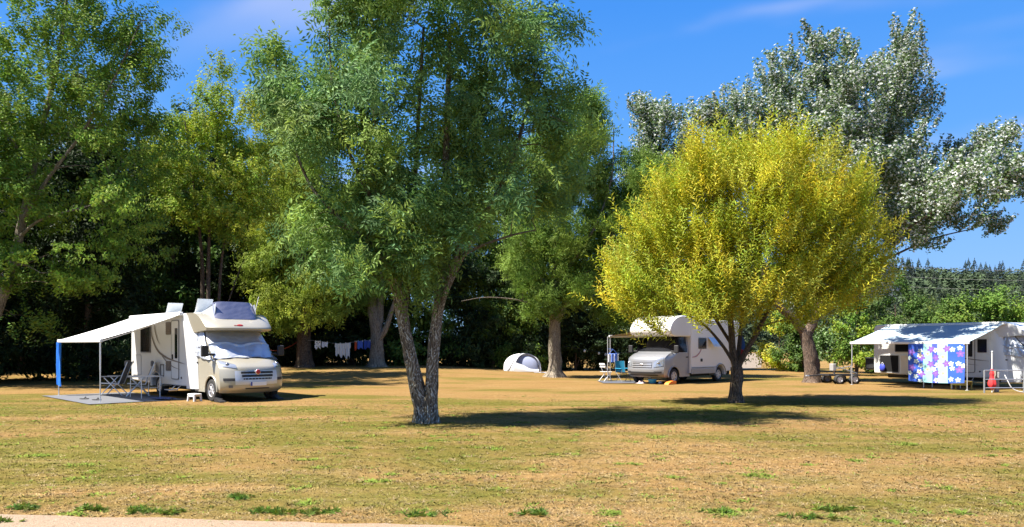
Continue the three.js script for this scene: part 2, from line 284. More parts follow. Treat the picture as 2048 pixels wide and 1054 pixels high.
{ // the twin-stemmed ash in the middle of the lawn
  const X = -1.88, Z = 16.4, s = 91.5;
  tree({ name: 'ash_tree', label: 'tall ash tree with two lichen-spotted stems forking low on the open lawn', X, Z, seed: 21, kind: 'ash', bark: barkGrey, pal: G.ash, ragged: 1.3, clumps: 2.1, per: 11, clump: .27, size: 1.38, lift: .25, clear: 2.3, twig: twigMat,
    limbs: [
      { p: [[-.06, -.05, 0], [-.10, .35, 0], [-.22, .9, .03], [-.36, 1.6, .06], [-.52, 2.35, .05], [-.68, 3.1, 0], [-1.0, 4.6, -.1], [-1.35, 6.2, -.2], [-1.55, 8.2, -.2]], r: [.175, .045], flare: .35 },
      { p: [[.09, -.05, .02], [.10, .4, .02], [.12, .9, 0], [.17, 1.6, -.02], [.24, 2.3, -.02], [.34, 3.1, -.05], [.40, 4.4, -.2], [.42, 6.2, -.3], [.5, 8.6, -.3]], r: [.165, .04], flare: .35, name: 'trunk' },
      { p: [[.22, 2.2, 0], [.4, 2.75, .12], [.62, 3.45, .2], [.85, 4.2, .3], [.95, 5.0, .3]], r: [.075, .03] },
      { p: [[.26, 2.55, 0], [.6, 3.3, -.1], [1.1, 4.3, -.25], [1.75, 5.5, -.35], [2.2, 6.9, -.4], [2.4, 7.8, -.4]], r: [.085, .025] },
      { p: [[-.5, 2.3, 0], [-.44, 3.0, -.2], [-.35, 4.5, -.4], [-.25, 6.4, -.5], [-.1, 8.8, -.4]], r: [.08, .03] },
      { p: [[-.72, 3.3, 0], [-1.2, 3.9, .2], [-1.9, 4.5, .3], [-2.5, 5.2, .2], [-3.0, 6.6, .1], [-3.3, 7.9, 0]], r: [.06, .015] },
      { p: [[.35, 3.3, 0], [1.0, 3.75, .15], [1.8, 4.05, .2], [2.4, 4.2, .1]], r: [.045, .015] },
      { p: [[-.95, 4.5, 0], [-1.5, 5.6, .5], [-1.9, 7.2, .6], [-2.0, 8.6, .5]], r: [.05, .015] },
    ],
    lobes: rel(X, s, [[820, 250, 1.9, 1.5, 1.9], [640, 300, 1.2, 1.3, 1.5], [700, 90, 1.3, 1.4, 1.5], [900, 70, 1.8, 1.5, 1.8], [1060, 140, 1.1, 1.2, 1.3], [1120, 210, .7, .8, 1], [1085, 300, 1.0, .7, 1.1], [600, 215, .6, .7, .8], [540, 130, .28, .55, .35], [740, 420, 1.25, .9, 1.4], [630, 440, .9, .7, 1.1], [770, 515, .9, .5, 1.1], [850, 390, 1.0, .9, 1.3], [965, 410, .8, .6, 1, 0, .6], [1050, 425, .75, .45, .9, 0, .7], [1000, 230, .9, 1.1, 1.2, 0, .8], [800, -60, 2, 1.2, 2], [960, -80, 1.4, 1.2, 1.5], [830, 560, .5, .25, .6, .2, .7], [700, 540, .7, .4, .9], [800, 470, .9, .5, 1.1], [560, 200, .35, .35, .4], [900, 300, .9, .8, 1.1], [770, 460, .9, .6, .7, 1.2], [865, 450, .7, .5, .6, 1.3], [715, 555, .6, .35, .6, 1], [935, 490, .5, .35, .5, 1.1, .7], [800, 540, .7, .3, .6, 1], [1105, 385, .6, .45, .8], [1150, 330, .45, .5, .6], [870, 530, .4, .25, .4, 1, .7]]) });
}
{ // yellow willow
  const X = 6.63, Z = 22.2, s = 67.6;
  tree({ name: 'willow_tree', label: 'rounded yellow-leaved willow with short dark trunk on the lawn', X, Z, seed: 22, kind: 'willow', bark: barkBrown, pal: G.gold, ragged: 1.2, clumps: 3.4, per: 16, clump: .42, size: 1.65, lift: .8, outw: .9, centre: [0, 2.2, 0], clear: 1.2,
    limbs: [
      { p: [[0, -.05, 0], [.0, .3, 0], [.02, .7, 0], [.0, 1.05, 0]], r: [.19, .17], flare: .25 },
      { p: [[0, .95, 0], [.22, 1.4, .05], [.6, 2.1, .1], [.95, 2.8, .1], [1.5, 4.0, .1], [1.9, 5.2, 0]], r: [.10, .02] },
      { p: [[0, .95, 0], [-.08, 1.5, -.05], [-.12, 2.3, -.1], [-.2, 3.4, -.1], [-.2, 5.2, 0], [-.1, 6.6, 0]], r: [.12, .02] },
      { p: [[-.02, 1.1, 0], [-.5, 1.75, .2], [-1.1, 2.35, .3], [-1.8, 2.7, .3], [-2.6, 3.3, .3]], r: [.06, .015] },
      { p: [[.05, 1.2, 0], [.25, 2.0, -.4], [.5, 3.2, -.8], [.8, 5.0, -1]], r: [.08, .02] },
      { p: [[-.05, 1.6, 0], [-.5, 2.5, -.4], [-1.0, 3.6, -.6], [-1.5, 5.0, -.7]], r: [.06, .015] },
    ],
    lobes: rel(X, s, [[1490, 430, 2.5, 2.0, 2.3], [1370, 500, 1.7, 1.5, 1.9], [1620, 480, 1.6, 1.7, 1.9], [1510, 345, 1.5, .65, 1.5], [1300, 580, .9, .6, 1.1], [1450, 560, 1.9, .8, 1.9], [1590, 560, 1.5, .8, 1.6], [1420, 390, 1.1, .9, 1.3], [1590, 385, 1.1, .9, 1.3], [1290, 500, .55, .7, .8], [1700, 470, .5, .7, .8], [1310, 630, .8, .4, .9, .3], [1690, 550, .8, .8, 1], [1280, 560, .7, .7, 1], [1650, 610, .9, .4, 1], [1700, 400, .4, .5, .6], [1480, 605, 1.3, .4, .9, 1.2], [1400, 615, .8, .35, .8, 1], [1560, 615, .9, .4, .8, 1.1], [1380, 640, .8, .28, .8, .9], [1470, 640, .8, .26, .7, 1], [1320, 665, .5, .22, .5, .8], [1580, 640, .7, .26, .7, .9], [1270, 610, .5, .4, .7, .4], [1360, 610, .6, .3, .7, .3, .7]]) });
}
{ // silver poplar behind
  const X = 13.6, Z = 34, s = 44;
  tree({ name: 'silver_poplar', label: 'broad silver poplar with white leaf tips and a leaning dark trunk beside the trailer', X, Z, seed: 23, kind: 'poplar', bark: barkBrown, pal: G.silver, ragged: 1.4, clumps: 2.4, per: 13, clump: .33, size: 1.4, lift: .9, outw: .8, centre: [1, 6, 0], clear: 2.6,
    limbs: [
      { p: [[.05, -.05, 0], [0, .6, 0], [-.12, 1.5, 0], [-.3, 2.3, 0]], r: [.36, .27], flare: .35 },
      { p: [[-.3, 2.2, 0], [-.9, 2.9, .1], [-1.7, 3.6, .2], [-2.4, 5.5, .2], [-2.8, 8.5, .1], [-3.2, 11.4, 0]], r: [.2, .04] },
      { p: [[-.25, 2.15, 0], [.2, 3.0, -.1], [.5, 4.4, -.2], [.6, 7, -.3], [.4, 10.5, -.3], [.4, 14, -.3]], r: [.24, .04] },
      { p: [[.4, 3.6, 0], [1.5, 5, .2], [3, 6.6, .3], [5, 8, .2], [7.4, 9.0, .1], [9, 9.6, 0]], r: [.12, .02] },
      { p: [[.55, 5, 0], [1.6, 7.4, -.2], [2.8, 10, -.3], [3.7, 13.2, -.3]], r: [.12, .02] },
      { p: [[1.5, 5, .2], [3.2, 5.6, .5], [5, 6.4, .6], [7, 6.9, .5]], r: [.07, .02] }, { p: [[.5, 4.2, 0], [1.3, 5.4, 2.4], [2.1, 6.4, 4.6], [2.8, 7.2, 6.6]], r: [.09, .02] },
    ],
    lobes: rel(X, s, [[1640, 140, 1.2, 1.5, 1.5], [1800, 150, 1.2, 1.6, 1.5], [1560, 195, 1.3, 1.2, 1.5], [1460, 235, 1.4, 1.1, 1.5], [1710, 250, 2.6, 1.9, 2.4], [1580, 290, 2.6, 1.7, 2.4], [1770, 330, 2.2, 1.5, 2.2], [1640, 350, 2, 1.5, 2], [1910, 340, 1.4, .8, 1.4], [1985, 315, 1.2, .9, 1.3], [2030, 365, 1.2, 1.1, 1.3], [1850, 410, 2.2, 1.1, 2], [1930, 450, 1.2, .5, 1.3], [1790, 470, 1.7, .9, 1.8], [1710, 550, 1.4, 1.0, 1.6], [1690, 440, 1.6, 1.2, 1.8], [1400, 240, .8, .7, 1], [1480, 330, 1.5, 1.2, 1.5], [1850, 210, .7, .8, .9], [1990, 460, .5, .3, .6], [1650, 600, 1.3, .7, 1.3, -.5, .8], [1600, 330, 1.6, 1.1, 1.5, 4], [1560, 420, 1.4, .9, 1.3, 5], [1680, 380, 1.5, .9, 1.4, 4], [1640, 260, 1.4, 1, 1.3, 3.5], [1760, 420, 1.3, .8, 1.3, 3]]).concat([[2.4, 7.0, 6.6, 1.2, .7, 1.1], [3.6, 7.6, 6.2, 1.2, .7, 1.1], [1.6, 6.4, 4.4, 1.2, .7, 1.2], [4.4, 8.2, 4.4, 1.1, .8, 1.2]]) });
  tree({ name: 'silver_poplar', label: 'pale silver poplar top showing behind the green tree and willow', X: 9.9, Z: 50, seed: 24, kind: 'poplar', bark: barkBrown, pal: G.silver, clumps: .8, per: 22, clump: .6, size: 1.9, lift: .9,
    limbs: [{ p: [[0, -.05, 0], [.1, 4, 0], [0, 9, 0], [0, 16, 0]], r: [.35, .06] }],
    lobes: rel(9.9, 30, [[1320, 265, 2.0, 1.7, 2], [1355, 350, 1.9, 1.8, 1.9], [1275, 235, .9, .9, 1], [1330, 440, 2.2, 2, 2], [1380, 300, .9, 1.2, 1], [1340, 540, 2.2, 2, 2], [1290, 330, 1.4, 1.6, 1.4]]) });
}
{ // green tree by the tent
  const X = 2.25, Z = 39.2, s = 38.2;
  tree({ name: 'broadleaf_tree', label: 'tall green tree with pale bare trunk to the right of the tent', X, Z, seed: 25, kind: 'ash', bark: barkPale, pal: G.mid, clumps: 1.15, per: 20, clump: .5, size: 1.75, lift: -.3, clear: 3.4,
    limbs: [
      { p: [[0, -.05, 0], [0, .7, 0], [-.03, 2.2, 0], [.0, 4, 0], [.1, 6.5, 0], [.3, 9, 0], [.8, 12.5, 0]], r: [.37, .09], flare: .5 },
      { p: [[.05, 2.6, 0], [.4, 3.6, .2], [1.6, 5.5, .2], [3, 7.5, .2], [4.6, 9.5, 0]], r: [.16, .03] },
      { p: [[0, 4, 0], [-.8, 5.2, .3], [-1.6, 6.4, .3], [-2, 7.5, .2]], r: [.09, .02] },
      { p: [[.1, 5, 0], [1.6, 7, .8], [2.8, 10, .8], [3, 13, .6]], r: [.10, .02] },
      { p: [[0, 3.2, .1], [-1.6, 3.9, .8], [-3.6, 4.1, 1.2], [-4.8, 3.9, 1.3]], r: [.05, .015] },
    ],
    lobes: rel(X, s, [[1120, 340, 2.0, 2.1, 2.2], [1180, 255, 1.4, 1.5, 1.6], [1220, 400, 2.5, 2, 2.5], [1300, 390, 1.8, 2, 2], [1310, 500, 1.9, 1.6, 2], [1100, 470, 2.4, 1.6, 2.4], [1030, 550, 1.7, .9, 1.8], [1170, 560, 2.3, 1.0, 2.2], [1230, 620, 1.5, .7, 1.5], [1090, 610, 1.3, .6, 1.4, .4], [1210, 500, 1.8, 1.3, 2], [1190, 205, .5, .5, .6, 0, .6], [1275, 590, 1.3, .8, 1.4]]) });
}
{ // trees round the washing line
  const s = 34.9;
  tree({ name: 'broadleaf_tree', label: 'bright yellow-green tree with thick dark trunk right of the beige motorhome', X: -11.9, Z: 43, seed: 26, kind: 'ash', bark: barkBrown, pal: G.lime, clumps: 1.0, per: 20, clump: .55, size: 1.9, lift: -.1, clear: 2.5,
    limbs: [{ p: [[0, -.1, 0], [0, 1, 0], [-.05, 2.6, 0], [-.2, 6, 0], [-.4, 12, 0]], r: [.48, .1], flare: .3 }, { p: [[0, 2.4, 0], [-1, 4, .2], [-1.8, 7, .2], [-1.6, 10, 0]], r: [.16, .03] }, { p: [[0, 2.6, 0], [.9, 4, .3], [1.4, 6, .4]], r: [.14, .03] }],
    lobes: rel(-11.9, s, [[590, 290, 2.2, 2.3, 2.4], [560, 400, 2.4, 2.1, 2.5], [625, 460, 2.5, 2.0, 2.5], [560, 545, 2.1, 1.3, 2.2], [650, 590, 2.2, 1.0, 2.2, .5], [560, 625, 1.4, 1.2, 1.5, .8], [610, 650, 1.2, .7, 1.2, 1], [680, 640, .8, .7, 1, .8], [545, 235, .9, 1, 1], [520, 470, 1.2, 1.2, 1.3]]) });
  tree({ name: 'broadleaf_tree', label: 'tree with a forked flared trunk at the right end of the washing line', X: -7.85, Z: 43.5, seed: 27, kind: 'ash', bark: barkPale, pal: [...G.mid, G.lime[1]], clumps: 1.0, per: 20, clump: .55, size: 1.8, lift: -.1, clear: 2.8,
    limbs: [{ p: [[0, -.1, 0], [0, .8, 0], [.02, 1.9, 0], [-.1, 2.6, 0], [-.35, 4.2, 0], [-.5, 8, 0]], r: [.47, .1], flare: .45 }, { p: [[0, 1.9, 0], [.15, 2.8, -.1], [.2, 4.5, -.1], [.6, 8, 0]], r: [.26, .06] }, { p: [[.1, 1.5, .1], [.6, 2.3, .2], [.95, 3.4, .2], [1.8, 6, .2]], r: [.2, .04] }],
    lobes: rel(-7.85, s, [[720, 500, 2.2, 1.8, 2.2, -1], [790, 420, 2.3, 2, 2.2, -3], [690, 390, 1.8, 1.8, 2, -1], [800, 550, 2, 1.2, 2, -1.5], [840, 480, 1.5, 1.6, 2, -3.2], [730, 600, 1.3, .7, 1.3]]) });
  tree({ name: 'broadleaf_tree', label: 'mid green tree filling the gap behind the ash tree on its right', X: -.6, Z: 50, seed: 28, kind: 'ash', bark: barkBrown, pal: G.mid, clumps: .9, per: 18, clump: .6, size: 2.1, lift: 0, limbs: [{ p: [[0, -.1, 0], [0, 3, 0], [.2, 8, 0], [.2, 13, 0]], r: [.35, .08] }],
    lobes: rel(-.6, 30, [[1000, 420, 2.2, 2, 2.2], [1050, 520, 2.4, 2, 2.2], [970, 540, 2, 1.8, 2], [930, 470, 1.8, 2, 2], [1030, 340, 1.6, 1.6, 1.6], [950, 590, 1.8, 1.2, 1.6, 1], [1010, 610, 1.8, 1.0, 1.6, 1]]) });
}
{ // left-hand trees
  const s = 60;
  tree({ name: 'broadleaf_tree', label: 'large leaning broadleaf tree overhanging the left edge in front of the dark wood', X: -22, Z: 30, seed: 29, kind: 'broad', bark: barkPale, pal: [...G.mid, G.lime[1], G.lime[3]], clumps: 1.0, per: 12, clump: .52, size: 1.4, lift: .05, outw: 1, clear: 3, twig: twigMat, centre: [1.5, 6, 0],
    limbs: [{ p: [[0, -0.06, 0], [0.72, 1.68, 0], [1.62, 3.6, 0], [2.1, 5.28, 0], [2.64, 7.68, 0], [3.12, 10.08, 0], [3.72, 12.48, 0], [4.2, 15.6, 0]], r: [.26, .05], flare: .3 },
      { p: [[2.4, 6.72, 0], [3.84, 8.4, 0.48], [5.28, 10.08, 0.72], [6.72, 12.6, 0.72], [7.44, 14.4, 0.6]], r: [.09, .02] }, { p: [[2.28, 6, 0], [3.6, 6.6, 0.72], [5.28, 6.96, 1.08], [6.72, 7.32, 1.2]], r: [.07, .015] }, { p: [[2.88, 8.88, 0], [1.44, 10.8, 0.48], [0.48, 13.2, 0.6]], r: [.07, .02] }, { p: [[1.8, 4.32, 0], [0.72, 5.28, 0.72], [-0.72, 6.72, 1.2]], r: [.07, .02] }, { p: [[1.92, 4.8, 0.12], [3.12, 4.8, 0.96], [4.08, 4.44, 1.44]], r: [.045, .015] }],
    lobes: rel(-22, 50, [[110, 80, 3.36, 2.64, 3.36], [230, 110, 2.04, 1.8, 2.4], [120, 250, 3.6, 1.68, 3.36], [240, 290, 2.16, 1.56, 2.4], [60, 400, 3.12, 1.2, 3.12], [190, 430, 2.64, 0.84, 2.64], [60, 540, 2.4, 0.96, 2.4], [50, 640, 1.08, 0.6, 1.44, .6], [150, 560, 1.92, 0.6, 1.92], [-60, 200, 3, 3.6, 3.12], [-50, 480, 1.92, 1.68, 2.4], [290, 60, 0.96, 0.96, 1.2], [310, 150, 0.48, 0.72, 0.72, 0, .8], [250, 380, 1.68, 0.72, 1.92], [100, -70, 3.36, 1.8, 3.12], [200, 500, 2.16, 0.72, 2.16], [20, 330, 2.4, 1.2, 2.4]]) });
  tree({ name: 'broadleaf_tree', label: 'slender many-stemmed light green tree rising behind the beige motorhome roof', X: -14.5, Z: 36, seed: 30, kind: 'broad', bark: barkBrown, pal: G.lime, clumps: 1.25, per: 14, clump: .5, size: 1.45, lift: .5, clear: 3.5,
    limbs: [{ p: [[-.3, -.05, 0], [-.35, 3, 0], [-.4, 6, 0], [-.9, 10, 0], [-1.2, 12.4, 0]], r: [.14, .03] }, { p: [[0, -.05, .2], [0, 3, .2], [.05, 7, .2], [.3, 11, 0], [.6, 14.2, 0]], r: [.14, .02], name: 'trunk' }, { p: [[.35, -.05, 0], [.4, 3, 0], [.6, 6, 0], [1.3, 9.8, 0]], r: [.12, .03], name: 'trunk' }, { p: [[.3, 1.5, .1], [.9, 3.5, .2], [1.6, 5.5, .2]], r: [.06, .02] }],
    lobes: rel(-14.5, 41.7, [[420, 300, 2.0, 2.4, 2], [365, 255, 1.2, 1.2, 1.4], [445, 220, 1.1, 1.4, 1.2], [485, 340, 1.6, 1.7, 1.8], [400, 420, 2.4, 1.2, 2.2], [445, 165, .3, .7, .4], [470, 440, 1.8, 1, 1.8], [330, 350, 1.3, 1.4, 1.6], [500, 240, .7, .9, .9], [490, 500, 1, .7, 1.2, 0, .6]]) });
}
// the shaded wood closing the lawn, each tree leafy to the ground
{
  const W = [];
  seed(40);
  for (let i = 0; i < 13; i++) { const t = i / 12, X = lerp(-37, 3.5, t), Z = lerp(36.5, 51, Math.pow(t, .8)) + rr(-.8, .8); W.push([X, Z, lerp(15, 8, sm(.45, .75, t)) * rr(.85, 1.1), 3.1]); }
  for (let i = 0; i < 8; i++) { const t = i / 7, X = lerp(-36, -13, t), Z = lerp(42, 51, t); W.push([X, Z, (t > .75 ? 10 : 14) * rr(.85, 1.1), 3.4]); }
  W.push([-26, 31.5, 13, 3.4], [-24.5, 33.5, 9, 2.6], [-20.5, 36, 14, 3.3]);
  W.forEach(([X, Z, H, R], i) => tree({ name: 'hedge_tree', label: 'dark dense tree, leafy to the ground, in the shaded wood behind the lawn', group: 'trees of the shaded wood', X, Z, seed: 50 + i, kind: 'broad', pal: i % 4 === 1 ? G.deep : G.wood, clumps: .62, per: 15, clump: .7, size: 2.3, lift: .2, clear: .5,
    limbs: [{ p: [[0, -.1, 0], [.2, H * .3, 0], [0, H * .85, 0]], r: [.2, .04] }],
    lobes: [[0, H * .16, 0, R, H * .18, R * .8, 1.6], [.3, H * .42, 0, R, H * .2, R * .8], [-.2, H * .66, 0, R * .85, H * .19, R * .75], [.1, H * .88, 0, R * .5, H * .13, R * .5]] }));
}
// shrubs and hedges
const shrub = (label, px, pyBase, Z, wPx, topPx, pal, kind = 'broad', sd = 1, extra = {}) => {
  const s = F / Z, X = (px - 1024) / s, H = EYE + (HORIZON - topPx) / s - gh(X, Z), R = wPx / 2 / s;
  return tree({ name: 'shrub', category: 'shrub', label, X, Z, seed: sd, kind, pal, clumps: 1.5, per: 15, clump: .42, size: 1.7, lift: .3, clear: .2, limbs: [{ p: [[0, -.05, 0], [.1, H * .4, 0], [0, H * .8, 0]], r: [.09, .02] }, { p: [[.05, .1, 0], [R * .3, H * .4, .1], [R * .5, H * .7, .1]], r: [.06, .02] }],
    lobes: [[0, H * .25, 0, R, H * .27, R * .8, 1.3], [-R * .1, H * .62, 0, R * .85, H * .28, R * .75], [R * .15, H * .86, 0, R * .5, H * .15, R * .5]], ...extra });
};
shrub('light green leafy bush right behind the white tent', 1040, 740, 49, 120, 590, G.mid, 'broad', 71);
shrub('green bush with low skirts to the left of the white tent', 985, 735, 48.5, 90, 610, [...G.deep, G.mid[0]], 'broad', 72);
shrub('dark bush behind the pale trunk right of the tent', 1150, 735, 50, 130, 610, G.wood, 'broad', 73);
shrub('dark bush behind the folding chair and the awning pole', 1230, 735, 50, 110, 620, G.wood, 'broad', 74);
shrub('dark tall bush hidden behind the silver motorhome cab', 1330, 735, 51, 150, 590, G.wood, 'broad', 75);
shrub('bush behind the rear of the silver motorhome', 1430, 735, 52, 110, 600, G.deep, 'broad', 76);
shrub('golden yellow bush at the edge of the pale lane', 1556, 735, 50, 55, 625, G.gold, 'broad', 77);
shrub('dense green bush left of the leaning dark trunk', 1605, 735, 48, 110, 600, [...G.deep, G.mid[0]], 'broad', 78);
shrub('grey-green bush behind the small trailer', 1668, 738, 46, 90, 585, G.deep, 'poplar', 79);
shrub('bright green climbing bush left of the blue-grey awning', 1712, 745, 42, 70, 560, [...G.mid, G.lime[0]], 'broad', 80);
shrub('tall dull green bush rising above the awning of the white motorhome', 1790, 745, 45, 150, 575, [...G.deep, G.silver[0]], 'broad', 81);
shrub('rounded dark green bush directly above the awning front corner', 1905, 745, 44, 130, 607, [...G.deep, G.mid[0]], 'broad', 82);
shrub('big dome-shaped green bush at the right edge above the motorhome roof', 1985, 745, 43, 170, 582, [...G.mid, G.deep[1]], 'broad', 83);
shrub('green bush cut by the right edge of the picture', 2070, 745, 44, 120, 602, G.mid, 'broad', 84);
shrub('pale silvery shrub peeping between the bushes above the awning', 1868, 745, 49, 70, 590, [...G.silver, G.gold[2]], 'willow', 85);
{ // far wood on the hill
  const far = new THREE.Group(); far.name = 'far_wood'; tag(far, 'distant wood of conifers and round trees on the hill at right', 'wood'); far.userData.kind = 'stuff'; scene.add(far);
  seed(90);
  const blob = (con) => { const P = []; for (let i = 0; i < 420; i++) { let y, r; if (con) { y = Math.pow(rnd(), .8); r = (1 - y) * .28 * rr(.5, 1.1); } else { y = rnd(); r = Math.sqrt(Math.max(0, 1 - Math.pow(y * 2 - 1, 2))) * .5 * rr(.7, 1.08); y = .12 + y * .88; } const a = rnd() * 6.28, c = V(Math.cos(a) * r, y, Math.sin(a) * r), w = con ? .07 : .085; for (let k = 0; k < 3; k++) P.push(c.x + gauss() * w * (con ? 1.1 - y : 1), c.y + gauss() * w * (con ? .5 : .8), c.z + gauss() * w * (con ? 1.1 - y : 1)); } const g = new THREE.BufferGeometry(); g.setAttribute('position', new THREE.Float32BufferAttribute(P, 3)); g.computeVertexNormals(); return g; };
  const fm = new THREE.MeshStandardMaterial({ roughness: .95, side: THREE.DoubleSide }), M = new THREE.Matrix4(), q = new THREE.Quaternion(), c = new THREE.Color();
  [['conifer', true, 260], ['round_tree', false, 420]].forEach(([n, con, k]) => {
    const m = new THREE.InstancedMesh(blob(con), fm, k);
    for (let i = 0; i < k; i++) {
      const u = Math.pow(rnd(), .7), x = 35 + rnd() * 240, Z = 178 + u * 160, y = -1 + 27 * sm(0, .55, (Z - 170) / 300) * sm(-60, 60, x) * (1 + .25 * fbm(x * .012, 3, 1, 2)) - .5, h = con ? rr(9, 15) : rr(7, 11), w = con ? h * 1.1 : h * rr(.9, 1.3);
      q.setFromAxisAngle(V(0, 1, 0), rnd() * 6.28); M.compose(V(x, y, -Z), q, V(w, h, w)); m.setMatrixAt(i, M); const j = rr(.36, .86); con ? c.setRGB(.035 * j, .062 * j, .045 * j) : c.setRGB(.065 * j, .105 * j, .045 * j); m.setColorAt(i, c);
    }
    m.name = n; m.userData.kind = 'stuff'; m.castShadow = m.receiveShadow = true; far.add(m);
  });
}
// ---------------------------------------------------------------- motorhomes
const paint = (c, r = .32) => mat(c, r, { clearcoat: .6, clearcoatRoughness: .12 });
const M_white = paint(C(.66, .66, .65), .4), M_gold = mat(C(.42, .39, .31), .36, { metalness: .35, clearcoat: .6, clearcoatRoughness: .15 }), M_silver = mat(C(.31, .32, .345), .34, { metalness: .4, clearcoat: .7, clearcoatRoughness: .1 }), M_greyPlastic = mat(C(.30, .30, .30), .55), M_black = mat(C(.018, .018, .02), .6), M_rubber = mat(C(.022, .022, .022), .85), M_under = mat(C(.03, .03, .03), .9);
const M_glassDark = mat(C(.012, .013, .016), .06, { specularIntensity: .6 }), M_alu = mat(C(.70, .71, .73), .38, { metalness: .75 }), M_rim = mat(C(.55, .55, .57), .35, { metalness: .7 }), M_frame = mat(C(.14, .14, .14), .5), M_lamp = mat(C(.42, .45, .5), .08, { metalness: .55, clearcoat: 1 }), M_red = mat(C(.42, .03, .03), .4), M_foil = mat(C(.48, .52, .61), .38, { metalness: .45 }), M_greyFabric = mat(C(.13, .13, .14), .9), M_plasticWhite = mat(C(.68, .68, .67), .45), M_brown = mat(C(.16, .13, .11), .5), M_steel = mat(C(.5, .52, .54), .42, { metalness: .8 });
function noseProfile(K) {                                            // K: [x, y, half width, plan bulge]
  const cvs = [0, 1, 2, 3].map((i) => new THREE.CatmullRomCurve3(K.map((k, n) => V(n, k[i], 0)), false, 'catmullrom', .4));
  const at = (u) => cvs.map((c) => c.getPoint(Math.min(1, Math.max(0, u / (K.length - 1)))).y);
  const P = (u, v, off = 0) => { const [x, y, h, b] = at(u), w = Math.abs(v); return [x - b * Math.pow(w, 3.2) + off, y + off * .3, v * (h + off * .4)]; };
  return { at, P, patch: (u0, u1, v0 = -1, v1 = 1, off = 0, wr) => grid(14, 30, (a, b) => { const u = lerp(u0, u1, a), v = lerp(v0, v1, b); return P(u, v, off + (wr ? wr(a, b) : 0)); }) };
}
function cabSide(np, sgn, u0, u1, xB, arch = .41, ac = [0, .35], off = 0, wr) {   // flank of the cab with the wheel arch cut out
  const nu = 60, nv = 64, Q = [], ins = [];
  for (let i = 0; i <= nu; i++) for (let j = 0; j <= nv; j++) {
    const [x, y, h, b] = np.at(lerp(u0, u1, i / nu)), xe = x - b, t = j / nv, hb = lerp(1.01, .90, sm(1.35, 2.2, y)); let X = lerp(xe, xB, t), Y = y, Z = sgn * (lerp(h, hb, sm(0, .35, t)) + off + (wr ? wr(i / nu, t) : 0));
    const d = Math.hypot(X - ac[0], Y - ac[1]); Q.push([X, Y, Z]); ins.push(d < arch);
  }
  const idx = [], n = nv + 1, snap = new Set();
  for (let i = 0; i < nu; i++) for (let j = 0; j < nv; j++) { const q = [i * n + j, i * n + j + 1, (i + 1) * n + j, (i + 1) * n + j + 1]; if (q.every((k) => ins[k])) continue; q.forEach((k) => ins[k] && snap.add(k)); idx.push(q[0], q[2], q[1], q[1], q[2], q[3]); }
  for (const k of snap) { const [x, y] = Q[k], d = Math.hypot(x - ac[0], y - ac[1]) || 1e-6; Q[k][0] = ac[0] + (x - ac[0]) / d * arch; Q[k][1] = ac[1] + (y - ac[1]) / d * arch; }
  const g = new THREE.BufferGeometry(); g.setAttribute('position', new THREE.Float32BufferAttribute(Q.flat(), 3)); g.setAttribute('uv', new THREE.Float32BufferAttribute(Q.flatMap((q) => [q[0], q[1]]), 2)); g.setIndex(idx); g.computeVertexNormals(); return g;
}
function wheel(v, x, z, sgn, R = .335) {
  const w = new THREE.Group(); w.name = 'wheel'; w.position.set(x, R, z); v.add(w);
  const prof = [[R * .62, -.10], [R * .9, -.108], [R * .985, -.085], [R, -.05], [R, .05], [R * .985, .085], [R * .9, .108], [R * .62, .10]].map(([a, b]) => new THREE.Vector2(a, b));
  const ty = new THREE.LatheGeometry(prof, 36); ty.rotateX(Math.PI / 2); mesh('tyre', ty, M_rubber, w);
  const parts = [], rim = new THREE.LatheGeometry([[R * .64, -.09], [R * .64, .085], [R * .58, .09], [R * .56, .05], [R * .1, .04], [.001, .04]].map(([a, b]) => new THREE.Vector2(a, b)), 32); rim.rotateX(Math.PI / 2); if (sgn < 0) rim.rotateY(Math.PI); mesh('rim_dish', rim, M_greyPlastic, w);
  for (let k = 0; k < 6; k++) { const g = new RoundedBoxGeometry(R * .5, .075, .03, 2, .012); g.translate(R * .34, 0, sgn * .075); g.rotateZ(k * Math.PI / 3 + .3); parts.push(g); }
  const hub = new THREE.CylinderGeometry(.055, .06, .05, 16); hub.rotateX(Math.PI / 2); hub.translate(0, 0, sgn * .075); parts.push(hub);
  const ring = new THREE.TorusGeometry(R * .58, .018, 8, 36); ring.translate(0, 0, sgn * .085); parts.push(ring);
  mesh('rim', parts, M_rim, w); return w;
}
function profileBody(shape, half, bevel) { const g = new THREE.ExtrudeGeometry(shape, { depth: 2 * half - 2 * bevel, bevelEnabled: true, bevelThickness: bevel, bevelSize: bevel, bevelSegments: 4, curveSegments: 20 }); g.translate(0, 0, -half + bevel); return g; }
function bodyShape(x0, x1, y0, y1, ax, ar, e, tr = .16) {             // side outline of the living box, e = bevel taken off all round
  const s = new THREE.Shape(); x0 += e; x1 -= e; y0 += e; y1 -= e;
  s.moveTo(x0 + .03, y0 + .06); s.lineTo(ax - ar, y0); s.absarc(ax, .36, ar, Math.PI + .18, -.18, true); s.lineTo(ax + ar, y0); s.lineTo(x1, y0);
  s.lineTo(x1, y1 - .1); s.quadraticCurveTo(x1, y1, x1 - .1, y1); s.lineTo(x0 + tr + .05, y1); s.quadraticCurveTo(x0 + .03, y1, x0 + .02, y1 - tr); s.lineTo(x0, 1.2); s.closePath(); return s;
}
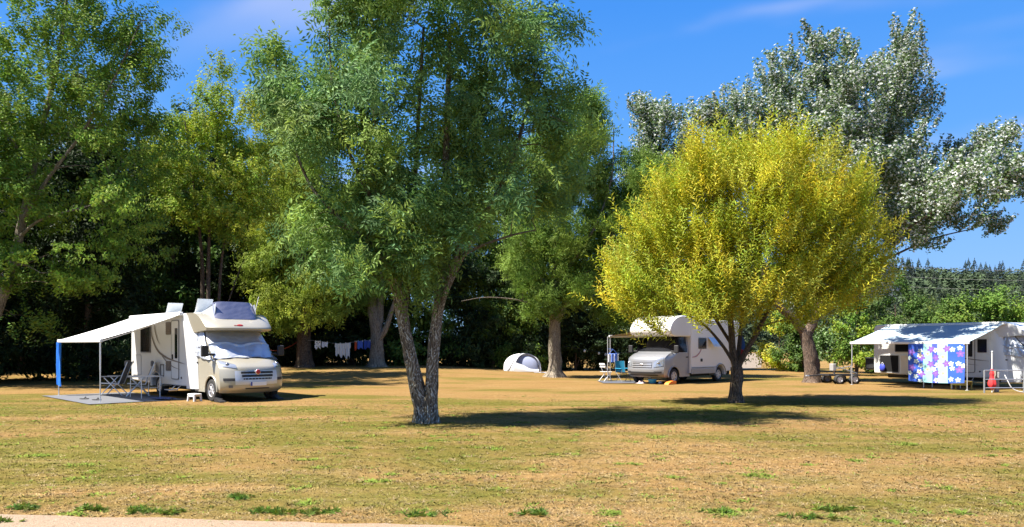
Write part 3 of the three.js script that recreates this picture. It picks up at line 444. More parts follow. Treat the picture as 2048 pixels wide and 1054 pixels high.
function sideFrame(x0, x1, y0, y1, z, w, r = .05, t = .012) {         // rounded rectangular rim lying on a flank
  const mk = (k) => { const s = new THREE.Shape(), a = x0 + k, b = x1 - k, c = y0 + k, d = y1 - k, q = Math.max(.01, r - k); s.moveTo(a + q, c); s.lineTo(b - q, c); s.quadraticCurveTo(b, c, b, c + q); s.lineTo(b, d - q); s.quadraticCurveTo(b, d, b - q, d); s.lineTo(a + q, d); s.quadraticCurveTo(a, d, a, d - q); s.lineTo(a, c + q); s.quadraticCurveTo(a, c, a + q, c); return s; };
  const o = mk(0); if (w) o.holes.push(mk(w)); const g = new THREE.ExtrudeGeometry(o, { depth: t, bevelEnabled: false }); g.translate(0, 0, z); return g;
}
const plate = (x0, x1, y0, y1, z, r = .05, t = .012) => sideFrame(x0, x1, y0, y1, z, 0, r, t);
function swoosh(pts, w0, w1, z) { const cv = new THREE.CatmullRomCurve3(pts.map(([x, y]) => V(x, y, 0))); return grid(40, 1, (a, b) => { const p = cv.getPoint(a), t = cv.getTangent(a), w = lerp(w0, w1, a) * Math.sin(Math.PI * (.06 + .9 * a)); return [p.x - t.y * w * (b - .5), p.y + t.x * w * (b - .5), z]; }); }
const DUCATO = [[.80, .27, .93, .35], [.965, .40, .98, .38], [1.0, .62, 1.0, .40], [.96, .86, 1.0, .40], [.88, 1.05, .98, .38], [.60, 1.22, .96, .34], [.25, 1.37, .95, .30], [-.25, 1.85, .92, .24], [-.60, 2.18, .86, .18]];
const TRANSIT = [[.84, .30, .90, .28], [1.0, .42, .95, .30], [1.02, .64, .97, .31], [.98, .90, .97, .31], [.92, 1.13, .95, .29], [.58, 1.30, .93, .27], [.20, 1.42, .92, .24], [-.30, 1.88, .90, .19], [-.55, 2.10, .86, .15]];
function cab(v, K, M, o) {
  const np = noseProfile(K);
  const bu = o.bumperU ?? 2.6, lu = o.lampU ?? [3.72, 4.05, 4.35, 5.35]; mesh('bumper', np.patch(0, bu), o.bumper || M, v); mesh('nose_panel', np.patch(bu, 4), M, v); mesh('bonnet', np.patch(4, 6), M, v); mesh('windscreen', np.patch(6, 8), M_glassDark, v);
  const scuttle = np.patch(5.93, 6.02, -.9, .9, .006); mesh('scuttle', scuttle, M_black, v);
  for (const s of [-1, 1]) {
    mesh('cab_flank', cabSide(np, s, 0, 8, o.xB ?? -1.15), M, v);
    mesh('wheel_arch', (() => { const g = new THREE.TorusGeometry(.425, .03, 8, 30, Math.PI * 1.06); g.rotateZ(-.1); g.translate(0, .35, s * 1.0); return g; })(), o.arch || M, v);
    if (!o.noSideGlass) {                                            // door glass, standing just proud of the flank
      const g = grid(8, 10, (a, b) => { const y = lerp(1.38, 2.06, a), x = lerp(lerp(.12, -.42, a), -1.0, b), hb = lerp(1.0, .90, sm(1.35, 2.2, y)); return [x, y, s * (hb + .012)]; }); mesh('door_glass', g, M_glassDark, v);
    }
    // headlight: a swept lens on the corner of the nose
    const hl = grid(8, 14, (a, b) => { const vv = s * lerp(.60, .97, b), u0 = lerp(lu[0], lu[1], b), u1 = lerp(lu[2], lu[3], b); return np.P(lerp(u0, u1, a), vv, .014 + .016 * Math.sin(Math.PI * a) * Math.sin(Math.PI * b)); });
    const head = mesh('headlight', hl, M_lamp, v); const bulb = new THREE.SphereGeometry(.055, 14, 10); const bp = np.P((lu[0] + lu[3]) / 2 - .15, s * .80, .02); bulb.translate(...bp); mesh('lamp_reflector', bulb, mat(C(.35, .37, .4), .15, { metalness: .8 }), head);
    mesh('fog_lamp_slot', grid(4, 10, (a, b) => np.P(lerp(o.fogU ?? 2.05, (o.fogU ?? 2.05) + .35, a), s * lerp(.63, .93, b), .008)), M_black, v);
    // mirror
    const mx = o.mirrorX ?? .02, mg = mesh('door_mirror', [box(.10, .34, .22, mx + .05, 1.52, s * 1.22, .04), box(.05, .06, .34, mx, 1.42, s * 1.06, .02)], M_black, v); mesh('mirror_glass', plate(-.09, .09, -.13, .13, 0, .03, .004).rotateY(-Math.PI / 2).translate(mx - .006, 1.53, s * 1.22), M_glassDark, mg);
    mesh('door_handle', box(.16, .05, .03, -.98, 1.16, s * 1.025, .015), M_black, v);
    mesh('door_seam', rod([-1.08, .5, s * 1.013], [-1.08, 1.36, s * 1.013], .006), M_frame, v);
    wheel(v, 0, s * .90, s);
  }
  return np;
}
function awning(v, x0, x1, zIn, yIn, zOut, yOut, fab, names = {}) {
  const sag = (a) => -.07 * Math.sin(Math.PI * a);
  mesh('awning_fabric', grid(16, 12, (a, b) => [lerp(x0, x1, b), lerp(yIn, yOut, a) + sag(a) * (.35 + .65 * Math.sin(Math.PI * b)), lerp(zIn, zOut, a)]), fab, v);
  mesh('awning_case', box(x1 - x0 + .16, .13, .13, (x0 + x1) / 2, yIn + .02, zIn - .02, .04), M_plasticWhite, v);
  mesh('awning_rail', box(x1 - x0 + .08, .11, .07, (x0 + x1) / 2, yOut - .03, zOut, .025), M_plasticWhite, v);
  for (const x of [x0 + .05, x1 - .05]) mesh('awning_leg', [rod([x, 0.01, zOut], [x, 1.0, zOut], .017), rod([x, .95, zOut], [x, yOut - .04, zOut], .022), box(.1, .02, .1, x, .012, zOut, .005)], M_alu, v);
  for (const x of [x0 + .3, x1 - .3]) { const m = (x0 + x1) / 2, e = lerp(x, m, .22); mesh('awning_arm', [rod([x, yIn - .08, zIn + .05], [e, (yIn + yOut) / 2 - .14, (zIn + zOut) / 2], .02), rod([e, (yIn + yOut) / 2 - .14, (zIn + zOut) / 2], [x, yOut - .07, zOut - .04], .018)], M_alu, v); }
}
function roofVent(v, x, z, y, w, ang, mtl) { const g = [box(w, .035, w, w / 2, 0, 0, .016)]; const lid = mergeGeometries(g.map((q) => q.toNonIndexed())); lid.rotateZ(ang); lid.translate(x, y, z); const m = mesh('roof_vent', box(w + .08, .06, w + .08, x + w / 2, y - .03, z, .02), M_plasticWhite, v); mesh('vent_lid', lid, mtl, m); }
function wrinkle(a, b, k) { return .04 * fbm(a * 6 + k, b * 9, k, 3) +   .055 * Math.exp(-Math.pow((a - .46 - .04 * Math.sin(b * 9)) / .03, 2)) + .03 * Math.abs(Math.sin(b * 13 + 3 * a + 2 * fbm(a * 3, b * 4, k))) * (a < .45 ? 1 : .4); }
function semiIntegrated(o) {
  const v = thing('motorhome', o.label, 'motorhome', o.X, o.Z, o.turn); v.scale.setScalar(1); v.scale.y = o.sy || 1;
  const np = cab(v, DUCATO, o.cabMat, { bumper: o.cabMat, noSideGlass: true, xB: -1.15 });
  mesh('body', profileBody(bodyShape(-6.45, -1.45, .40, 2.70, -4.05, .46, .05), 1.15, .05), M_white, v);
  mesh('underbody', box(6.6, .4, 1.6, -2.7, .45, 0, .05), M_under, v);
  // curved panel between living box and cab
  for (const s of [-1, 1]) mesh('transition_panel', grid(20, 10, (a, b) => { const y = lerp(.34, 2.62, a), xe = lerp(-.86, -1.22, Math.pow(a, 1.6)) , x = lerp(-1.47, xe, b); return [x, y, s * (1.148 - .13 * Math.pow(b, 2.2) - .10 * sm(1.5, 2.5, y) * b)]; }), M_white, v);
  // roof cap over the cab
  const T = [[-1.52, 2.70, 1.14, .0], [-1.0, 2.69, 1.13, .04], [-.55, 2.60, 1.11, .16], [-.15, 2.42, 1.08, .30], [.10, 2.27, 1.06, .36], [.15, 2.20, 1.05, .37], [.08, 2.15, 1.04, .36], [-.4, 2.13, 1.03, .25], [-1.0, 2.10, 1.03, .05], [-1.46, 2.08, 1.05, 0]];
  const cp = noseProfile(T); mesh('roof_cap', cp.patch(0, 9), o.cabMat, v);
  for (const s of [-1, 1]) { const up = (a) => cp.P(lerp(0, 5, a), s), dn = (a) => cp.P(lerp(9, 5, a), s); mesh('cap_cheek', grid(16, 3, (a, b) => { const p = up(a), q = dn(a); return p.map((c, i) => lerp(c, q[i], b)); }), o.cabMat, v); }
  const badge = new THREE.SphereGeometry(.1, 20, 10); badge.scale(.12, .42, 1); badge.rotateZ(.55); badge.translate(...cp.P(3.75, .12, .012)); mesh('cap_emblem', [badge, rod(cp.P(3.75, .2, .015), cp.P(3.75, .3, .015), .008)], M_red, v);
  // front end
  mesh('grille_surround', np.patch(1.55, 3.35, -.66, .66, .012), mat(C(.62, .63, .66), .35, { metalness: .5 }), v);
  for (const [u0, u1, w] of [[2.9, 3.24, .50], [2.5, 2.76, .48], [2.2, 2.38, .44], [.85, 1.05, .38]]) mesh('grille_slot', np.patch(u0, u1, -w, w, .024), M_black, v);
  for (let k = 0; k < 9; k++) { const c = -.40 + k * .1; mesh('grille_bar', np.patch(2.2, 2.38, c - .008, c + .008, .034), M_rim, v); }
  const bd = new THREE.SphereGeometry(.085, 20, 12); bd.scale(.3, 1, 1); bd.translate(...np.P(3.12, 0, .04)); const bm = mesh('grille_badge', bd, M_rim, v); const b2 = new THREE.SphereGeometry(.068, 20, 12); b2.scale(.3, 1, 1); b2.translate(...np.P(3.12, 0, .056)); mesh('badge_disc', b2, M_red, bm);
  const pm = mesh('number_plate', box(.02, .12, .50, 1.035, .545, 0, .006), mat(C(.8, .8, .77), .5), v); mesh('plate_band', box(.006, .12, .05, 1.046, .545, .226, .002), mat(C(.02, .05, .3), .5), pm);
  mesh('tow_eye_cap', np.patch(1.15, 1.5, .72, .82, .01), M_frame, v);
  for (const s of [-1, 1]) { wheel(v, -4.05, s * .93, s); mesh('wheel_arch', (() => { const g = new THREE.TorusGeometry(.47, .018, 6, 30, Math.PI * 1.02); g.translate(-4.05, .36, s * 1.152); return g; })(), M_white, v); }
  // flank fittings on the door side
  const z = 1.152;
  const win = mesh('window', plate(-5.40, -4.50, 1.46, 2.42, z, .06, .02), M_glassDark, v); mesh('window_frame', sideFrame(-5.42, -4.48, 1.44, 2.44, z, .03, .07, .03), M_frame, win);
  const dr = mesh('entrance_door', plate(-2.64, -2.06, .62, 2.48, z, .09, .016), M_white, v); mesh('door_frame', sideFrame(-2.66, -2.04, .60, 2.50, z, .024, .1, .02), M_frame, dr); mesh('door_window', plate(-2.34, -2.14, 1.27, 2.24, z + .016, .03, .012), M_glassDark, dr); mesh('door_lock', box(.07, .16, .03, -2.52, 1.32, z + .03, .02), M_black, dr);
  for (const [a, b, k] of [[2.04, 2.45, 0], [.86, 1.18, 1]]) { const g = mesh('fridge_vent', plate(-3.13, -2.73, a, b, z, .02, .014), M_brown, v); for (let n = 0; n < 6; n++) mesh('vent_slat', box(.36, .025, .02, -2.93, lerp(a + .05, b - .05, n / 5), z + .02, .006), M_brown, g); }
  if (!o.garage) { mesh('service_hatch', sideFrame(-3.63, -3.30, .66, 1.07, z, .04, .04, .014), M_frame, v); const hh = mesh('garage_hatch', plate(-6.22, -5.42, .66, 1.34, z, .07, .010), M_white, v); mesh('hatch_frame', sideFrame(-6.24, -5.40, .64, 1.36, z, .016, .08, .014), M_greyPlastic, hh); mesh('hatch_lock', box(.03, .1, .02, -6.14, 1.1, z + .014, .008), M_black, hh); }
  mesh('side_stripe', swoosh([[-4.42, 2.42], [-4.36, 2.0], [-3.9, 1.55], [-3.1, 1.3], [-2.1, 1.16], [-1.5, 1.1]], .09, .05, z + .019), M_brown, v); mesh('side_stripe', swoosh([[-4.15, 2.5], [-4.08, 2.2], [-3.85, 1.88], [-3.6, 1.7]], .07, .03, z + .019), M_brown, v); mesh('side_stripe', swoosh([[-3.7, 1.48], [-3.1, 1.18], [-2.5, 1.0], [-1.9, .92]], .05, .03, z + .019), M_brown, v);
  mesh('socket_cover', (() => { const g = new THREE.CylinderGeometry(.035, .035, .02, 14); g.rotateX(Math.PI / 2); g.translate(-1.86, .66, z); return g; })(), M_black, v);
  mesh('entry_step', [box(.5, .03, .26, -2.35, .27, 1.28, .01), rod([-2.55, .27, 1.2], [-2.55, .45, 1.0], .015), rod([-2.15, .27, 1.2], [-2.15, .45, 1.0], .015)], M_alu, v);
  return { v, np, cp };
}
function coverFor(o, np, label) {                                    // silver insulating cover strapped over the cab glass
  const t = thing('thermal_cover', label, 'cover', o.X, o.Z, o.turn); t.scale.y = o.sy || 1;
  mesh('windscreen_cover', grid(60, 60, (a, b) => { const v = lerp(-1, 1, b), u = lerp(5.72 - .25 * Math.pow(Math.abs(v), 3) + .05 * Math.sin(b * 20), 7.98, a); return np.P(u, v, .03 + wrinkle(a, b, 3)); }), M_foil, t);
  for (const s of [-1, 1]) mesh('side_cover', grid(40, 40, (a, b) => { const y = lerp(1.22 + .16 * b + .02 * Math.sin(b * 11), 2.14, a), u = lerp(6, 7.98, Math.max(0, (y - 1.37) / .81)), [x, , h, bu] = np.at(y < 1.37 ? lerp(5, 6, (y - 1.22) / .15) : u), xe = x - bu + .03, X = lerp(xe, -1.12, b), hb = lerp(1.01, .90, sm(1.35, 2.2, y)); return [X, y, s * (lerp(h + .014, hb, sm(0, .35, b)) + .03 + wrinkle(a, b + 2, 5) * .8)]; }), M_foil, t);
}
const toWorld = (o, x, z) => { const c = Math.cos(o.turn), s = Math.sin(o.turn); return [o.X + c * x + s * z, -(-o.Z - s * x + c * z)]; };   // local (x, z) of a vehicle -> (X, Z)
const awnWhite = mat(C(.66, .65, .64), .8, { transmission: .12, thickness: 0 }), awnBlue = mat(C(.34, .43, .52), .8, { transmission: .15, thickness: 0 });

const A = { X: -8.33, Z: 23.23, turn: -Math.PI / 4, cabMat: M_gold, label: 'beige-nosed white motorhome with silver windscreen cover and awning, at the left' };
{
  const { v, np, cp } = semiIntegrated(A);
  awning(v, -6.25, -1.80, 1.22, 2.66, 3.50, 1.86, awnWhite);
  coverFor(A, np, 'crumpled silver cover over the cab windows of the beige motorhome');
  roofVent(v, -5.1, .2, 2.74, .52, 1.0, mat(C(.72, .76, .78), .25, { transmission: .3, thickness: 0 })); roofVent(v, -1.95, .45, 2.74, .5, 1.05, mat(C(.72, .76, .78), .25, { transmission: .3, thickness: 0 }));
  // raised roof light wrapped in foil, and the thin lid standing at its far side
  mesh('roof_light', grid(20, 30, (a, b) => { const y = lerp(2.50, 3.06, a), zz = lerp(-.70, .70, b), p = Math.min(1, Math.pow(Math.abs(b - .5) * 2, 6)); return [lerp(-.30, -.62, a) - p * .14 + .012 * fbm(a * 5, b * 7, 4, 3), y - p * .05 * a, zz * (1 - .08 * a)]; }), mat(C(.22, .23, .32), .16, { metalness: .5 }), v, 'roof light wrapped in shiny dark foil');
  mesh('roof_light_side', [grid(6, 6, (a, b) => [lerp(-.5, -1.7, b), lerp(2.55, lerp(3.0, 2.72, b), a), .68 - .05 * a]), grid(6, 6, (a, b) => [lerp(-.5, -1.7, b), lerp(2.55, lerp(3.0, 2.72, b), a), -.68 + .05 * a]), grid(6, 8, (a, b) => [lerp(-.68, -1.7, a), lerp(3.0, 2.72, a), lerp(-.62, .62, b)])], M_foil, v);
  const fin = box(.5, .6, .02, 0, .3, 0, .01); fin.rotateX(-.22); fin.rotateY(-.45); fin.translate(-1.0, 2.68, -.86); mesh('raised_lid', fin, M_plasticWhite, v);
}
const B = { X: 20.65, Z: 28.98, turn: Math.atan2(-.857, .515), cabMat: paint(C(.62, .63, .65), .36), sy: .965, garage: true, label: 'white motorhome with pale blue awning and open luggage hatch, at the right edge' };
{
  const { v, np } = semiIntegrated(B);
  awning(v, -5.8, -.95, 1.22, 2.62, 3.72, 1.88, awnBlue);
  coverFor(B, np, 'pale grey cover over the cab windows of the right-hand motorhome');
  const z = 1.152;
  mesh('luggage_opening', plate(-6.12, -5.25, .52, 1.28, z, .06, .006), mat(C(.004, .004, .005), 1), v); mesh('opening_rim', sideFrame(-6.15, -5.22, .49, 1.31, z, .035, .08, .02), M_greyPlastic, v);
  mesh('hatch_door', plate(-5.12, -4.35, .5, 1.28, z + .03, .06, .03), mat(C(.62, .55, .46), .6), v); mesh('hatch_edge', sideFrame(-5.16, -4.31, .47, 1.31, z + .02, .04, .08, .03), M_white, v);
  mesh('top_window', plate(-5.1, -4.3, 1.75, 2.12, z, .05, .02), M_glassDark, v);
  mesh('side_locker_window', plate(-1.95, -1.6, 1.45, 2.0, z, .03, .014), M_glassDark, v);
  const open = [box(.55, 1.85, .035, -.28, 1.5, 0, .015)].map((g) => { g.rotateY(-1.15); g.translate(-2.62, 0, 1.2); return g; }); mesh('open_door', open, M_white, v);
  // blue bag and pale things in the hatch
  const [bx, bz] = toWorld(B, -5.95, 1.26), bag = thing('blue_bag', 'small blue bag in the dark luggage hatch of the right motorhome', 'bag', bx, bz, B.turn); const bg = new THREE.SphereGeometry(.14, 16, 12); bg.scale(1, 1.15, .5); bg.translate(0, .70, 0); mesh('bag_body', bg, mat(C(.03, .05, .42), .6), bag); mesh('bag_handle', tube([[-.06, .84, 0], [0, .93, 0], [.06, .84, 0]], .01), M_white, bag);
}

// ---------------------------------------------------------------- the silver alcove motorhome
const D = { X: 7.0, Z: 32.7, turn: Math.atan2(-.69, -.72) };
{ const c = toWorld({ X: 0, Z: 0, turn: D.turn }, 0, -.92); D.X -= c[0]; D.Z -= c[1]; }
{
  const v = thing('motorhome', 'silver-nosed motorhome with rounded bed over its cab, partly behind the yellow willow', 'motorhome', D.X, D.Z, D.turn);
  const np = cab(v, TRANSIT, M_silver, { bumper: mat(C(.17, .17, .175), .5), bumperU: 2.0, lampU: [2.35, 2.6, 3.2, 4.2], fogU: 1.3, xB: -1.2, mirrorX: .1 });
  mesh('lower_valance', np.patch(.5, .9, -.8, .8, .012), M_black, v);
  mesh('grille_slot', np.patch(2.3, 3.25, -.52, .52, .010), M_black, v); for (const u of [2.36, 2.66, 2.96]) mesh('grille_bar', np.patch(u, u + .17, -.52, .52, .024), M_rim, v);
  const em = new THREE.SphereGeometry(.1, 18, 10); em.scale(.2, .45, 1); em.translate(...np.P(2.76, 0, .035)); mesh('grille_badge', em, M_rim, v);
  mesh('lower_grille', np.patch(1.2, 1.55, -.7, .7, .012), M_black, v);
  mesh('body', profileBody(bodyShape(-5.4, -1.15, .45, 2.86, -3.6, .46, .05), 1.12, .05), M_white, v);
  const s = new THREE.Shape(); s.moveTo(-1.6, 2.14); s.lineTo(-.1, 2.13); s.quadraticCurveTo(.40, 2.14, .36, 2.38); s.quadraticCurveTo(.2, 2.86, -.55, 2.94); s.lineTo(-1.6, 2.92); s.closePath();
  mesh('alcove', profileBody(s, 1.09, .06), M_white, v);
  mesh('underbody', box(5.6, .4, 1.6, -2.2, .48, 0, .05), M_under, v);
  for (const e of [-1, 1]) wheel(v, -3.6, e * .92, e);
  const z = -1.122, fl = (g) => { g.translate(0, 0, -.02); return g; };
  const wn = mesh('window', fl(plate(-2.35, -1.75, 1.55, 2.0, z, .05, .02)), M_glassDark, v); mesh('window_frame', fl(sideFrame(-2.38, -1.72, 1.52, 2.03, z, .03, .06, .03)), M_frame, wn);
  mesh('open_window_pane', grid(8, 8, (a, b) => [lerp(-3.3, -2.5, b), lerp(2.05, 1.62, a), z - .02 - .34 * Math.sin(a * 1.2)]), mat(C(.66, .68, .70), .2, { metalness: .3 }), v);
  mesh('wheel_arch', (() => { const g = new THREE.TorusGeometry(.47, .03, 8, 30, Math.PI); g.translate(-3.6, .36, -1.125); return g; })(), M_silver, v);
  mesh('side_skirt', box(2.0, .24, .05, -2.15, .52, -1.13, .02), M_silver, v); mesh('skirt_line', box(2.0, .03, .02, -2.15, .68, -1.16, .005), M_frame, v);
  mesh('service_flap', fl(plate(-2.05, -1.9, .95, 1.08, z, .02, .012)), M_black, v);
  mesh('side_stripe', swoosh([[-1.2, 1.15], [-1.6, 1.22], [-1.95, 1.5], [-2.1, 1.9]], .09, .03, z - .012), mat(C(.42, .22, .24), .6), v);
  // awning on the far side
  awning(v, -4.2, -.9, 1.2, 2.45, 3.3, 2.15, mat(C(.34, .26, .20), .85));
  const rackP = [rod([-5.45, .9, -.9], [-5.45, 2.1, -.9], .02), rod([-5.45, .9, .9], [-5.45, 2.1, .9], .02), rod([-5.75, .95, -.9], [-5.75, .95, .9], .02), rod([-5.45, .95, -.9], [-5.75, .95, -.9], .02), rod([-5.45, .95, .9], [-5.75, .95, .9], .02)]; mesh('bike_rack', rackP, M_alu, v);
  const [cx, cz] = toWorld(D, -5.62, -.2), cov = thing('bike_cover', 'blue and red cover over the bicycles behind the silver motorhome', 'cover', cx, cz, D.turn);
  mesh('blue_sheet', grid(20, 24, (a, b) => { const t = (b - .5) * 2; return [.2 * Math.cos(a * Math.PI) + .03 * fbm(a * 4, b * 6, 2, 3), 1.45 + .75 * Math.sin(a * Math.PI) * (1 - .15 * t * t), t * .95]; }), mat(C(.04, .13, .45), .5), cov); mesh('red_sheet', grid(14, 20, (a, b) => [.24 * Math.cos(a * Math.PI) + .03 * fbm(a * 5, b * 6, 7, 3), lerp(1.0, 1.5, Math.abs(a - .5) < .5 ? Math.sin(a * Math.PI) : 0), (b - .5) * 1.8]), mat(C(.36, .03, .06), .5), cov);
  const put = (n, l, cat, x, zz) => { const [X, Z] = toWorld(D, x, zz); return thing(n, l, cat, X, Z, D.turn); };
  const b1 = put('blue_basin', 'bright blue basin under the nose of the silver motorhome', 'basin', .55, -.25); mesh('basin_body', new THREE.LatheGeometry([[.001, .02], [.15, .02], [.19, .2], [.21, .22], [.18, .2], [.14, .04], [.001, .04]].map((p) => new THREE.Vector2(...p)), 24), mat(C(.03, .32, .72), .5), b1);
  const b2 = put('white_shoe', 'single pale shoe lying under the silver motorhome nose', 'shoe', .45, -.6); { const g = new THREE.SphereGeometry(.12, 14, 10); g.scale(1.1, .55, .5); g.translate(0, .07, 0); mesh('upper', g, M_plasticWhite, b2); mesh('sole', box(.27, .03, .11, 0, .02, 0, .012), M_greyPlastic, b2); }
  const b3 = put('crumpled_cloth', 'crumpled pale pink cloth on the ground beside the blue basin', 'cloth', .7, .2); { const g = grid(16, 16, (a, b) => [(a - .5) * .5, .02 + .14 * Math.max(0, .35 + fbm(a * 4, b * 4, 3, 3)) * Math.sin(Math.PI * a) * Math.sin(Math.PI * b) * 2, (b - .5) * .35]); mesh('fabric', g, mat(C(.65, .5, .5), .9), b3); }
  const b4 = put('orange_ramp', 'orange levelling wedge lying before the front wheel of the silver motorhome', 'wheel ramp', .42, -1.1); { const sh = new THREE.Shape(); sh.moveTo(-.28, 0); sh.lineTo(.3, 0); sh.lineTo(.26, .05); sh.quadraticCurveTo(.05, .15, -.1, .14); sh.lineTo(-.28, .12); sh.closePath(); mesh('wedge', new THREE.ExtrudeGeometry(sh, { depth: .2, bevelEnabled: true, bevelSize: .01, bevelThickness: .01, bevelSegments: 2 }).translate(0, .012, -.1), mat(C(.85, .22, .02), .6), b4); }
}
// ---------------------------------------------------------------- camping things round the beige motorhome
const putA = (n, l, cat, x, z, turn = 0, group) => { const [X, Z] = toWorld(A, x, z); return thing(n, l, cat, X, Z, A.turn + turn, group); };
function ground(m, y) { m.position.y += y; return m; }
{
  const mt = putA('ground_mat', 'pale grey mat spread under the awning of the beige motorhome', 'mat', 0, 0);
  const g = grid(40, 60, (a, b) => { const x = lerp(-6.3, -1.2, b) + .04 * fbm(a * 3, 1, 1, 2), z = lerp(1.25, 3.98, a) + .05 * fbm(b * 5, 2, 4, 3); return [x, .022 + .014 * Math.max(-.6, fbm(x * 2, z * 2, 6, 3)), z]; });
  mesh('mat_weave', g, mat(C(.11, .115, .13), .95), mt);
  const cl = putA('crumpled_blue_cloth', 'dark blue cloth lying on the grey mat beside the table', 'cloth', -1.75, 1.75); mesh('fabric', grid(18, 18, (a, b) => [(a - .5) * .9, .045 + .05 * Math.max(0, .3 + fbm(a * 5, b * 5, 9, 3)), (b - .5) * .5]), mat(C(.04, .06, .16), .95), cl);
  for (const [x, z, l] of [[-2.7, 3.35, 'dark sandal on the sunlit mat nearer the front awning leg'], [-3.4, 3.5, 'dark sandal on the sunlit mat farther from the front awning leg']]) { const s = putA('sandal', l, 'sandal', x, z, .7, 'sandals on the mat'); mesh('sole', box(.26, .025, .1, 0, .045, 0, .012), M_black, s); mesh('strap', tube([[.03, .05, -.05], [.04, .1, 0], [.03, .05, .05]], .012), M_black, s); }
  const towel = putA('blue_towel', 'bright blue towel hanging from the rear awning leg of the beige motorhome', 'towel', -6.2, 3.5);
  mesh('towel_cloth', grid(30, 14, (a, b) => { const w = lerp(.40, .46, a); return [.03 + w * (b - .0) * .9 , 1.80 - a * 1.42 - .05 * b, .05 + .045 * Math.sin(b * 14 + a * 2) * (1 - .3 * a) + .02 * fbm(a * 3, b * 3, 4)]; }), mat(C(.015, .17, .62), .95), towel);
}
function reclining(label, x, z, turn, group) {
  const c = putA('camping_chair', label, 'camping chair', x, z, turn, group), fr = M_alu, r = .016;
  for (const s of [-.29, .29]) {
    mesh('leg', rod([.32, .02, s], [-.22, .64, s], r), fr, c); mesh('leg', rod([-.36, .02, s], [.20, .62, s], r), fr, c);
    mesh('armrest', box(.56, .035, .06, .02, .655, s, .015), M_greyPlastic, c);
    mesh('side_rail', [rod([.30, .44, s * .9], [-.24, .40, s * .9], r), rod([-.24, .40, s * .9], [-.52, 1.14, s * .9], r)], fr, c);
  }
  mesh('foot_bar', [rod([.32, .03, -.29], [.32, .03, .29], r), rod([-.36, .03, -.29], [-.36, .03, .29], r)], fr, c);
  const sl = (x0, y0, x1, y1, n) => grid(10, 8, (a, b) => [lerp(x0, x1, a) - .03 * Math.sin(Math.PI * a) * n, lerp(y0, y1, a) - .03 * Math.sin(Math.PI * b), lerp(-.25, .25, b)]);
  mesh('seat', sl(.30, .46, -.24, .42, 0), M_greyFabric, c); mesh('backrest', sl(-.24, .42, -.52, 1.15, -1), M_greyFabric, c);
  mesh('head_cushion', box(.10, .2, .40, -.44, 1.08, 0, .05).rotateZ(0), M_greyFabric, c); return c;
}
reclining('grey reclining camping chair standing farthest out on the mat, armrests towards the awning legs', -4.9, 2.2, -2.2, 'reclining camping chairs');
reclining('grey reclining camping chair with its back close to the motorhome wall', -4.0, 1.75, -1.9, 'reclining camping chairs');
{
  const t = putA('folding_table', 'pale folding table with thin metal legs beside the motorhome door', 'table', -3.0, 1.85);
  mesh('table_top', box(1.15, .03, .70, 0, .70, 0, .012), mat(C(.50, .50, .50), .5), t);
  for (const [x, z] of [[-.5, -.28], [.5, -.28], [-.5, .28], [.5, .28]]) mesh('leg', rod([x, .02, z], [x * .96, .69, z], .014), M_alu, t);
  for (const x of [-.5, .5]) mesh('brace', rod([x, .35, -.28], [x, .35, .28], .01), M_alu, t);
  const st = putA('step_stool', 'small white plastic stool beside the front wheel of the beige motorhome', 'stool', -.52, 1.28, .2);
  mesh('stool_top', box(.36, .04, .26, 0, .21, 0, .015), M_plasticWhite, st); for (const [x, z] of [[-.14, -.1], [.14, -.1], [-.14, .1], [.14, .1]]) mesh('leg', rod([x * 1.15, .0, z * 1.2], [x, .2, z], .032, 10), M_plasticWhite, st); mesh('skirt', [box(.3, .06, .02, 0, .165, .11, .008), box(.3, .06, .02, 0, .165, -.11, .008)], M_plasticWhite, st);
  const wd = [[-.15, .93, 'black wedge under the near front tyre of the beige motorhome'], [-.15, -.9, 'black wedge under the far front tyre of the beige motorhome']];
  for (const [x, z, l] of wd) { const c = putA('wheel_chock', l, 'wheel chock', x + .62, z, 0, 'wheel chocks'); const sh = new THREE.Shape(); sh.moveTo(-.22, 0); sh.lineTo(.22, 0); sh.lineTo(.2, .03); sh.quadraticCurveTo(0, .05, -.16, .13); sh.lineTo(-.22, .12); sh.closePath(); mesh('wedge', new THREE.ExtrudeGeometry(sh, { depth: .18, bevelEnabled: false }).translate(0, .012, -.09), M_black, c); }
}
